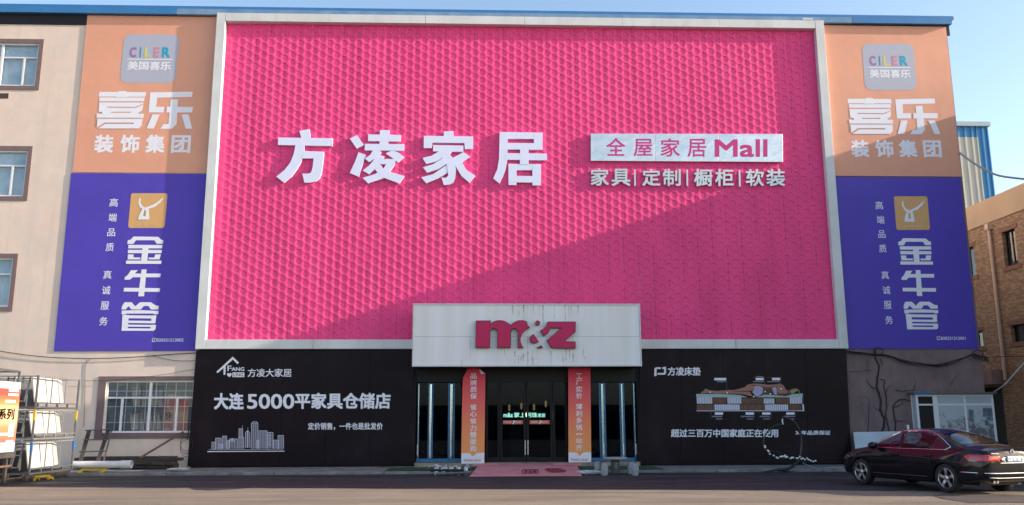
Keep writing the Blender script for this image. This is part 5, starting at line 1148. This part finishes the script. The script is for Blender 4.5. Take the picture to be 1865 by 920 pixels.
corr(sx0, xc, 0, zc0, sy).build('cream_panel', SC, sh); corr(xc, sx1, 0, sz, sy).build('blue_panel', SB, sh); corr(sx0, xc, zc0 + .004, sz, sy).build('blue_panel', SB, sh)
MB().add([(sx0, sy + .1, 0), (sx0, sy + 20, 0), (sx1, sy + 20, 0), (sx1, sy + .01, 0), (sx0, sy + .1, sz), (sx0, sy + 20, sz), (sx1, sy + 20, sz), (sx1, sy + .01, sz)], [(0, 1, 5, 4), (1, 2, 6, 5), (2, 3, 7, 6), (4, 5, 6, 7)]).build('wall', SB, sh)
MB().box(sx0 - .1, sx1 + .12, sy - .25, sy + 20, sz, sz + .35).build('roof_edge', mat('pale_shed_edge', (.35, .42, .48), .5, var=.1), sh)
# tall brick block along the lane (out of frame at right): its roof throws the slanting shade on the front
tblk = thing('brick_block', 'tall brown brick block along the lane right of the hall', 'building', (TBX + 6, -3, 0))
MB().box(TBX + .02, TBX + 30, -5.7, -.45, 0, 14.73).box(TBX + .02, TBX + 30, -12.13, -5.702, 0, 12.33).build('wall', BR, tblk)
for y_ in (-4.4, -2.2):
    for z_ in (1.2, 4.6, 8., 11.2): MB().box(TBX - .01, TBX + .03, y_, y_ + 1.2, z_, z_ + 1.5).build('window', 'dark_frame', tblk)
for y_ in (-10.6, -8.4):
    for z_ in (1.2, 4.6, 8.): MB().box(TBX - .01, TBX + .03, y_, y_ + 1.2, z_, z_ + 1.5).build('window', 'dark_frame', tblk)
# unseen wall added far behind the camera, its height set for reflections
opp = thing('reflection_wall', 'added unseen grey wall far across the yard, there for reflections', 'wall', (0, -140, 0))
MB().box(-150, 150, -140.3, -140, 0, 4.2).build('wall', mat('tan_render', (.16, .15, .15), .9, var=.2, scale=.4), opp)
MB().box(-150, 150, -140.4, -139.9, 4.202, 4.35).build('coping', 'kerb', opp)

tag(MB().box(-46, 46, -43.08, -43, .0, 2.0).build('reflection_backdrop', mat('dull_teal_sheet', (.02, .06, .085), .6, var=.3, scale=.5)), 'added out-of-view teal reflection hoarding across the yard', 'backdrop')  # unseen sheet added behind the camera to darken reflections in posts and doors
# ================================================================== PARKED CAR
def make_car():
    cx, cy, hd = 11.311, -9.513, 1.877
    root = thing('parked_car', 'glossy black saloon car parked nose towards the hall', 'car', (0, 0, 0))
    T = [ # x, bottom, width, shoulder z, belt z, belt w, roof w, roof z
     (-2.505, .50, .58, .70, .86, .50, .30, .93), (-2.47, .36, .78, .72, .93, .70, .52, 1.01), (-2.36, .29, .865, .73, .955, .79, .68, 1.05), (-2.10, .25, .905, .73, .965, .83, .72, 1.075),
     (-1.85, .215, .915, .73, .97, .845, .71, 1.10), (-1.60, .20, .917, .73, .972, .85, .69, 1.18), (-1.20, .19, .917, .725, .97, .855, .64, 1.335), (-.80, .185, .917, .72, .968, .857, .605, 1.43), (-.3, .18, .917, .72, .965, .858, .605, 1.472),
     (.2, .18, .917, .715, .958, .857, .595, 1.462), (.6, .18, .917, .71, .95, .853, .60, 1.35), (1.0, .18, .915, .70, .94, .848, .67, 1.125), (1.22, .185, .914, .70, .928, .842, .71, 1.02), (1.7, .20, .905, .68, .885, .80, .65, .965), (2.02, .22, .875, .65, .82, .74, .55, .89), (2.20, .27, .78, .58, .72, .62, .42, .78), (2.27, .36, .58, .52, .62, .44, .25, .68)]
    bm = bmesh.new(); rings = []
    for x, zb, w_, zs, zl, wl, wr, zr in T:
        half = [(0, zb), (w_ * .8, zb), (w_ * .97, zb + .07), (w_, zb + (zs - zb) * .5), (w_ * .992, zs), ((w_ * .5 + wl * .5), (zs + zl) / 2 + .03), (wl, zl), (wl * .45 + wr * .55, zl * .42 + zr * .58), (wr, zr - .05), (wr * .62, zr - .008), (0, zr)]
        ring = [(y, z) for y, z in half] + [(-y, z) for y, z in half[-2:0:-1]]
        rings.append([bm.verts.new((x, y, z)) for y, z in ring])
    n = len(rings[0])
    for a, b_ in zip(rings, rings[1:]):
        for j in range(n): bm.faces.new((a[j], a[(j + 1) % n], b_[(j + 1) % n], b_[j]))
    bm.faces.new(rings[0][::-1]); bm.faces.new(rings[-1])
    cl = bm.edges.layers.float.new('crease_edge')
    for a, b_ in zip(rings[2:-2], rings[3:-1]):
        for j, cv in ((4, .35), (6, .6), (n - 4, .35), (n - 6, .6), (2, .5), (n - 2, .5)):
            ed = bm.edges.get((a[j], b_[j]))
            if ed: ed[cl] = cv
    bmesh.ops.recalc_face_normals(bm, faces=bm.faces)
    me = bpy.data.meshes.new('body'); bm.to_mesh(me); bm.free()
    tmp = bpy.data.objects.new('tmp', me); COL.objects.link(tmp)
    md = tmp.modifiers.new('s', 'SUBSURF'); md.levels = 3; md.render_levels = 3
    cut = MB()
    for x in (1.4, -1.4):
        for s_ in (1, -1): cut.lathe([(.365, .62 * s_), (.365, 1.2 * s_)], (x, 0, .335), axis='y', n=40)
    co = cut.build('cut', 'black_paint')
    mb_ = tmp.modifiers.new('b', 'BOOLEAN'); mb_.operation = 'DIFFERENCE'; mb_.object = co; mb_.solver = 'EXACT'
    bpy.context.view_layer.update(); dg = bpy.context.evaluated_depsgraph_get()
    me2 = bpy.data.meshes.new_from_object(tmp.evaluated_get(dg)); bpy.data.objects.remove(tmp); bpy.data.objects.remove(co)
    me2.name = 'body'; me2.materials.clear(); PAINT = mat('black_car_paint', (.006, .006, .009), .3, .0, coat=.7, spec=.05); me2.materials.append(PAINT)
    me2.polygons.foreach_set('use_smooth', [True] * len(me2.polygons))
    bv = BVHTree.FromPolygons([v.co.copy() for v in me2.vertices], [tuple(p.vertices) for p in me2.polygons])
    made = []
    def link(name, me_, m=None, par=root, lab=None):
        if m is not None: me_.materials.append(M[m] if isinstance(m, str) else m)
        o = bpy.data.objects.new(name, me_); COL.objects.link(o); o.parent = par
        if lab: o['label'] = lab
        return o
    SW = [[(.96, .985), (.86, 1.05), (.70, 1.14), (.54, 1.235), (.38, 1.31), (.23, 1.36), (.06, 1.39), (.04, .985)], [(-.03, .985), (-.02, 1.402), (-.2, 1.41), (-.45, 1.405), (-.70, 1.38), (-.95, 1.325), (-1.0, 1.305), (-.98, .99)]]
    RWP = [(-.60, -1.20), (-.5, -1.03), (-.2, -.95), (.2, -.95), (.5, -1.03), (.60, -1.20), (.69, -1.72), (.4, -1.80), (0, -1.82), (-.4, -1.80), (-.69, -1.72)]
    WSP = [(-.56, .50), (.56, .50), (.69, 1.08), (.35, 1.17), (0, 1.20), (-.35, 1.17), (-.69, 1.08)]
    def inside(p, q):
        r_ = False; n_ = len(q)
        for i in range(n_):
            (x1, y1), (x2, y2) = q[i], q[(i + 1) % n_]
            if (y1 > p[1]) != (y2 > p[1]) and p[0] < (x2 - x1) * (p[1] - y1) / (y2 - y1) + x1: r_ = not r_
        return r_
    bq = bmesh.new(); bq.from_mesh(me2); kill = []
    for fc in bq.faces:
        if min(v.co.z for v in fc.verts) < .95: continue
        if any(all(inside((v.co.x, v.co.z), q) for v in fc.verts) for q in SW) and abs(fc.normal.y) > .3: kill.append(fc)
        elif fc.normal.z > .15 and any(all(inside((v.co.y, v.co.x), q) for v in fc.verts) for q in (RWP, WSP)): kill.append(fc)
    bmesh.ops.delete(bq, geom=kill, context='FACES'); bq.to_mesh(me2); bq.free()
    body = link('body', me2)
    ms = body.modifiers.new('e', 'EDGE_SPLIT'); ms.split_angle = R_(38)
    def cast(p, d, off):
        h = bv.ray_cast(Vector(p), Vector(d).normalized())
        if h[0] is None: h = bv.find_nearest(Vector(p) + Vector(d).normalized() * 3)
        nrm = h[1]
        if nrm.dot(Vector(d)) > 0: nrm = -nrm
        return h[0] + nrm * off
    def decal(name, pts, axis, m, off=.004, par=root, thick=.004, lab=None, cuts=3, dirv=None):
        b2 = bmesh.new(); vs = [b2.verts.new((p[0], p[1], 0)) for p in pts]; b2.faces.new(vs)
        bmesh.ops.triangulate(b2, faces=b2.faces[:])
        for _ in range(cuts):
            le = [e for e in b2.edges if e.calc_length() > .05]
            if le: bmesh.ops.subdivide_edges(b2, edges=le, cuts=1); bmesh.ops.triangulate(b2, faces=b2.faces[:])
        for v in b2.verts:
            u, t_ = v.co.x, v.co.y
            if axis == 'L': p, d = (u, 4, t_), (0, -1, 0)
            elif axis == 'R': p, d = (u, -4, t_), (0, 1, 0)
            elif axis == 'B': p, d = (-5, u, t_), (1, 0, 0)
            elif axis == 'F': p, d = (5, u, t_), (-1, 0, 0)
            else: p, d = (t_, u, 4), (0, 0, -1)
            v.co = cast(p, d, off)
        me_ = bpy.data.meshes.new(name); bmesh.ops.recalc_face_normals(b2, faces=b2.faces[:]); b2.to_mesh(me_); b2.free()
        me_.polygons.foreach_set('use_smooth', [True] * len(me_.polygons))
        o = link(name, me_, m, par, lab); sd_ = o.modifiers.new('t', 'SOLIDIFY'); sd_.thickness = thick; sd_.offset = 0
        return o
    def strip(name, pts, axis, r, m, off=.006, par=root, closed=False, seg=.04):
        out = []; P = list(pts) + ([pts[0]] if closed else [])
        for a, b_ in zip(P, P[1:]):
            k = max(1, int(math.dist(a, b_) / seg))
            for i in range(k): t_ = i / k; out.append((a[0] + (b_[0] - a[0]) * t_, a[1] + (b_[1] - a[1]) * t_))
        out.append(P[-1]); q = []
        for u, t_ in out:
            if axis == 'L': q.append(cast((u, 4, t_), (0, -1, 0), off))
            elif axis == 'R': q.append(cast((u, -4, t_), (0, 1, 0), off))
            elif axis == 'B': q.append(cast((-5, u, t_), (1, 0, 0), off))
            elif axis == 'T': q.append(cast((t_, u, 4), (0, 0, -1), off))
        mb = MB().tube(q, r, 6); me_ = bpy.data.meshes.new(name); me_.from_pydata([tuple(v) for v in mb.v], [], mb.f); me_.polygons.foreach_set('use_smooth', [True] * len(me_.polygons)); return link(name, me_, m, par)
    CG = mat('car_glass', (.012, .012, .015), .03, spec=.5); CGT = glass('car_window_glass', .7, .01, col=(.9, .97, 1.), refl=1.36); CHR = mat('car_chrome', (.74, .74, .75), .12, 1.); SILL = mat('dull_sill_trim', (.12, .11, .11), .35, .6); SEAM = mat('seam_gap', (.002, .002, .002), .7); TL = mat('tail_lamp_red', (.42, .012, .02), .12, coat=1.); HLM = mat('headlight_lens', (.06, .06, .065), .1, coat=.5); TLW = mat('tail_lamp_clear', (.60, .42, .42), .12, coat=1.)
    for ax in ('L', 'R'):
        decal('side_window', [(.96, .985), (.86, 1.05), (.70, 1.14), (.54, 1.235), (.38, 1.31), (.23, 1.36), (.06, 1.39), (.04, .985)], ax, CGT)
        decal('side_window', [(-.03, .985), (-.02, 1.402), (-.2, 1.41), (-.45, 1.405), (-.70, 1.38), (-.95, 1.325), (-1.0, 1.305), (-.98, .99)], ax, CGT)
        decal('side_window', [(-1.03, .99), (-1.05, 1.285), (-1.25, 1.195), (-1.42, 1.10), (-1.50, 1.045), (-1.42, .995)], ax, CG)
        strip('window_trim', [(1.0, .978), (.88, 1.055), (.70, 1.155), (.54, 1.252), (.38, 1.327), (.2, 1.385), (-.1, 1.415), (-.42, 1.42), (-.72, 1.393), (-.98, 1.325), (-1.25, 1.21), (-1.45, 1.10), (-1.545, 1.045), (-1.43, .983), (-.8, .978), (.3, .972)], ax, .011, CHR, .005, closed=True)
        for q in ([(1.02, .97), (.98, .80), (1.0, .35), (.99, .27)], [(.02, .97), (0.0, .70), (.0, .30)], [(-1.08, .98), (-1.02, .80), (-.98, .62), (-1.05, .46)], [(1.0, .262), (-.9, .255)]): strip('door_seam', q, ax, .005, SEAM, .001)
        strip('sill_trim', [(.93, .345), (.3, .34), (-.85, .345)], ax, .008, SILL, .004)
        strip('bumper_trim', [(-1.86, .50), (-2.1, .50), (-2.3, .50)], ax, .013, CHR, .004)
        for x_ in (.16, -.90):
            decal('door_handle', [(x_ - .10, .80), (x_ + .10, .80), (x_ + .11, .825), (x_ + .10, .85), (x_ - .10, .85), (x_ - .11, .825)], ax, PAINT, .02, thick=.03)
        s_ = 1 if ax == 'L' else -1
        mr = MB(); mr.lathe([(.02, -.13), (.07, -.12), (.09, -.04), (.088, .03), (.06, .10), (.01, .12)], (.78, s_ * 1.0, 1.03), axis='y', n=14)
        me_ = bpy.data.meshes.new('wing_mirror'); me_.from_pydata([tuple(v) for v in mr.v], [], mr.f); me_.polygons.foreach_set('use_smooth', [True] * len(me_.polygons)); link('wing_mirror', me_, PAINT)
        o = decal('tail_light', [(s_ * .92 if False else -1.98, .80), (-1.96, .86), (-2.1, .90), (-2.28, .905), (-2.47, .89), (-2.47, .745), (-2.2, .745), (-2.03, .765)], ax, TL, .006)
        decal('lamp_stripe', [(-2.05, .768), (-2.2, .75), (-2.32, .75), (-2.25, .765), (-2.1, .778)], ax, TLW, .010, par=o)
        o = decal('tail_light', [(s_ * .72, .885), (s_ * .40, .865), (s_ * .37, .82), (s_ * .41, .76), (s_ * .76, .745)], 'B', TL, .006)
        decal('headlight', [(1.78, .70), (1.9, .76), (2.06, .74), (2.18, .69), (2.18, .63), (2.0, .62)], ax, HLM, .006)
    decal('rear_window', [(-.60, -1.20), (-.5, -1.03), (-.2, -.95), (.2, -.95), (.5, -1.03), (.60, -1.20), (.69, -1.72), (.4, -1.80), (0, -1.82), (-.4, -1.80), (-.69, -1.72)], 'T', CGT, .005, cuts=4)
    decal('windscreen', [(-.56, .50), (.56, .50), (.69, 1.08), (.35, 1.17), (0, 1.20), (-.35, 1.17), (-.69, 1.08)], 'T', CGT, .005, cuts=4)
    strip('boot_seam', [(-.66, -1.86), (.66, -1.86)], 'T', .005, SEAM, .001)
    strip('boot_trim', [(-.42, .715), (.42, .715)], 'B', .012, CHR, .008)
    strip('bumper_trim', [(-.80, .50), (-.4, .49), (.4, .49), (.80, .50)], 'B', .014, CHR, .006)
    strip('bumper_trim', [(-.70, .40), (-.4, .385), (.4, .385), (.70, .40)], 'B', .010, CHR, .004)
    PL = mat('number_plate_blue', (.26, .31, .48), .4, var=.06)
    o = decal('number_plate', [(-.22, .735), (.22, .735), (.22, .865), (-.22, .865)], 'B', PL, .014, thick=.012)
    for s_ in (1, -1):
        decal('plate_recess', [(s_ * .235, .735), (s_ * .36, .755), (s_ * .37, .82), (s_ * .235, .855)], 'B', CHR, .009)
    tx = MB(); vs, fs, ed = glyphs('辽B·W720', .012)
    bx = min(cast((-5, y_, .80), (1, 0, 0), .025).x for y_ in (-.2, 0, .2)) - .002
    tx.add([(bx, .19 - .38 * u, .755 + .09 * v) for u, v in vs], fs); me_ = bpy.data.meshes.new('plate_lettering'); me_.from_pydata([tuple(v) for v in tx.v], [], tx.f); link('plate_lettering', me_, 'print_white', o)
    em = MB(); p = cast((-5, 0, .955), (1, 0, 0), .01); k = 20
    em.tube([(p.x, .055 * math.cos(2 * math.pi * i / k), .955 + .055 * math.sin(2 * math.pi * i / k)) for i in range(k + 1)], .009, 6)
    for q in (((-.028, .04), (-.008, 0), (0, .018), (.008, 0), (.028, .04)), ((-.042, .02), (-.018, -.04), (0, -.008), (.018, -.04), (.042, .02))): em.tube([(p.x, y_, .955 + z_) for y_, z_ in q], .006, 5)
    me_ = bpy.data.meshes.new('badge'); me_.from_pydata([tuple(v) for v in em.v], [], em.f); link('badge', me_, CHR)
    for y0_, y1_ in ((.62, .40), (-.62, -.45)):
        b3 = MB(); px_ = cast((-5, (y0_ + y1_) / 2, .93), (1, 0, 0), .006).x; b3.box(px_ - .003, px_, min(y0_, y1_), max(y0_, y1_), .915, .94); me_ = bpy.data.meshes.new('boot_lettering'); me_.from_pydata(b3.v, [], b3.f); link('boot_lettering', me_, CHR)
    for y_ in (.48, .58):
        e2 = MB().tube([(-2.2, y_, .31), (-2.46, y_, .30)], .033, 12); me_ = bpy.data.meshes.new('exhaust'); me_.from_pydata([tuple(v) for v in e2.v], [], e2.f); link('exhaust', me_, CHR)
    e2 = MB(); e2.box(-2.1, 2.1, -.62, .62, .20, .5); 
    for x_ in (1.4, -1.4): e2.tube([(x_, -.72, .335), (x_, .72, .335)], .06, 8)
    me_ = bpy.data.meshes.new('underbody'); me_.from_pydata([tuple(v) for v in e2.v], [], e2.f); link('underbody', me_, SEAM)
    IN = mat('dark_upholstery', (.05, .045, .045), .8, var=.2, scale=6)
    for name, q in (('front_seat', [(.20, .55), (.25, .68), (-.22, .70), (-.42, 1.18), (-.50, 1.17), (-.36, .62), (-.30, .55)]), ('headrest', [(-.42, 1.20), (-.40, 1.34), (-.49, 1.35), (-.52, 1.20)])):
        for y_ in (.38, -.38):
            wd = .24 if name == 'front_seat' else .13; m_ = MB().prism([(x_, y_ - wd, z_) for x_, z_ in q], (0, 2 * wd, 0)); me_ = bpy.data.meshes.new(name); me_.from_pydata([tuple(v) for v in m_.v], [], m_.f); o = link(name, me_, IN); bvm = o.modifiers.new('b', 'BEVEL'); bvm.width = .03; bvm.segments = 3
    for name, q in (('rear_seat', [(-.72, .52), (-.70, .70), (-1.12, .72), (-1.36, 1.12), (-1.60, 1.10), (-1.5, .52)]), ('dashboard', [(1.15, .55), (1.12, .96), (.80, .97), (.70, .86), (.78, .55)])):
        m_ = MB().prism([(x_, -.68, z_) for x_, z_ in q], (0, 1.36, 0)); me_ = bpy.data.meshes.new(name); me_.from_pydata([tuple(v) for v in m_.v], [], m_.f); o = link(name, me_, IN); bvm = o.modifiers.new('b', 'BEVEL'); bvm.width = .03; bvm.segments = 3
    m_ = MB(); m_.tube([(.58 + .06 * math.sin(t_ * .3491), .38 + .18 * math.cos(t_ * .3491), .96 + .16 * math.sin(t_ * .3491)) for t_ in range(19)], .016, 6); me_ = bpy.data.meshes.new('steering_wheel'); me_.from_pydata([tuple(v) for v in m_.v], [], m_.f); link('steering_wheel', me_, SEAM)
    TY = mat('tyre_rubber', (.016, .016, .017), .8, var=.2, scale=20); RIM = mat('alloy_rim', (.55, .55, .57), .28, .9, var=.05)
    for x_ in (1.4, -1.4):
        for s_ in (1, -1):
            yo = .80 * s_; t_ = MB(); t_.lathe([(.24, -.10), (.29, -.108), (.325, -.09), (.334, -.05), (.334, .05), (.325, .09), (.29, .108), (.235, .10)], (x_, yo, .334), axis='y', n=40)
            me_ = bpy.data.meshes.new('tyre'); me_.from_pydata([tuple(v) for v in t_.v], [], t_.f[:-2]); wh = link('wheel', me_, TY); me_.polygons.foreach_set('use_smooth', [True] * len(me_.polygons))
            r_ = MB(); r_.lathe([(.243, -.09), (.243, .09), (.225, .10), (.215, .08), (.21, -.05)], (x_, yo, .334), axis='y', n=40) if s_ > 0 else r_.lathe([(.243, .09), (.243, -.09), (.225, -.10), (.215, -.08), (.21, .05)], (x_, yo, .334), axis='y', n=40)
            r_.f = r_.f[:-2]
            for j in range(5):
                a_ = 2 * math.pi * j / 5 + .31; ca, sa = math.cos(a_), math.sin(a_)
                def pt(rr, w2, y2): return (x_ + rr * ca - w2 * sa, yo + s_ * y2, .334 + rr * sa + w2 * ca)
                q = [pt(.04, -.035, .075), pt(.04, .035, .075), pt(.14, .030, .085), pt(.222, .05, .085), pt(.222, -.05, .085), pt(.14, -.030, .085)]
                r_.prism(q, (0, -s_ * .03, 0))
            r_.lathe([(.06, .05 * s_), (.06, .088 * s_), (.03, .096 * s_), (.004, .096 * s_)], (x_, yo, .334), axis='y', n=20)
            me_ = bpy.data.meshes.new('rim'); me_.from_pydata([tuple(v) for v in r_.v], [], r_.f); b4 = bmesh.new(); b4.from_mesh(me_); bmesh.ops.recalc_face_normals(b4, faces=b4.faces[:]); b4.to_mesh(me_); b4.free(); link('rim', me_, RIM, wh)
            d_ = MB(); d_.lathe([(.01, -.02 * s_), (.225, -.02 * s_), (.225, -.03 * s_), (.01, -.03 * s_)], (x_, yo, .334), axis='y', n=24); me_ = bpy.data.meshes.new('wheel_back'); me_.from_pydata([tuple(v) for v in d_.v], [], d_.f); link('wheel_back', me_, SEAM, wh)
    root.location = (cx, cy, .006); root.rotation_euler = (0, 0, hd)
    return root
make_car()
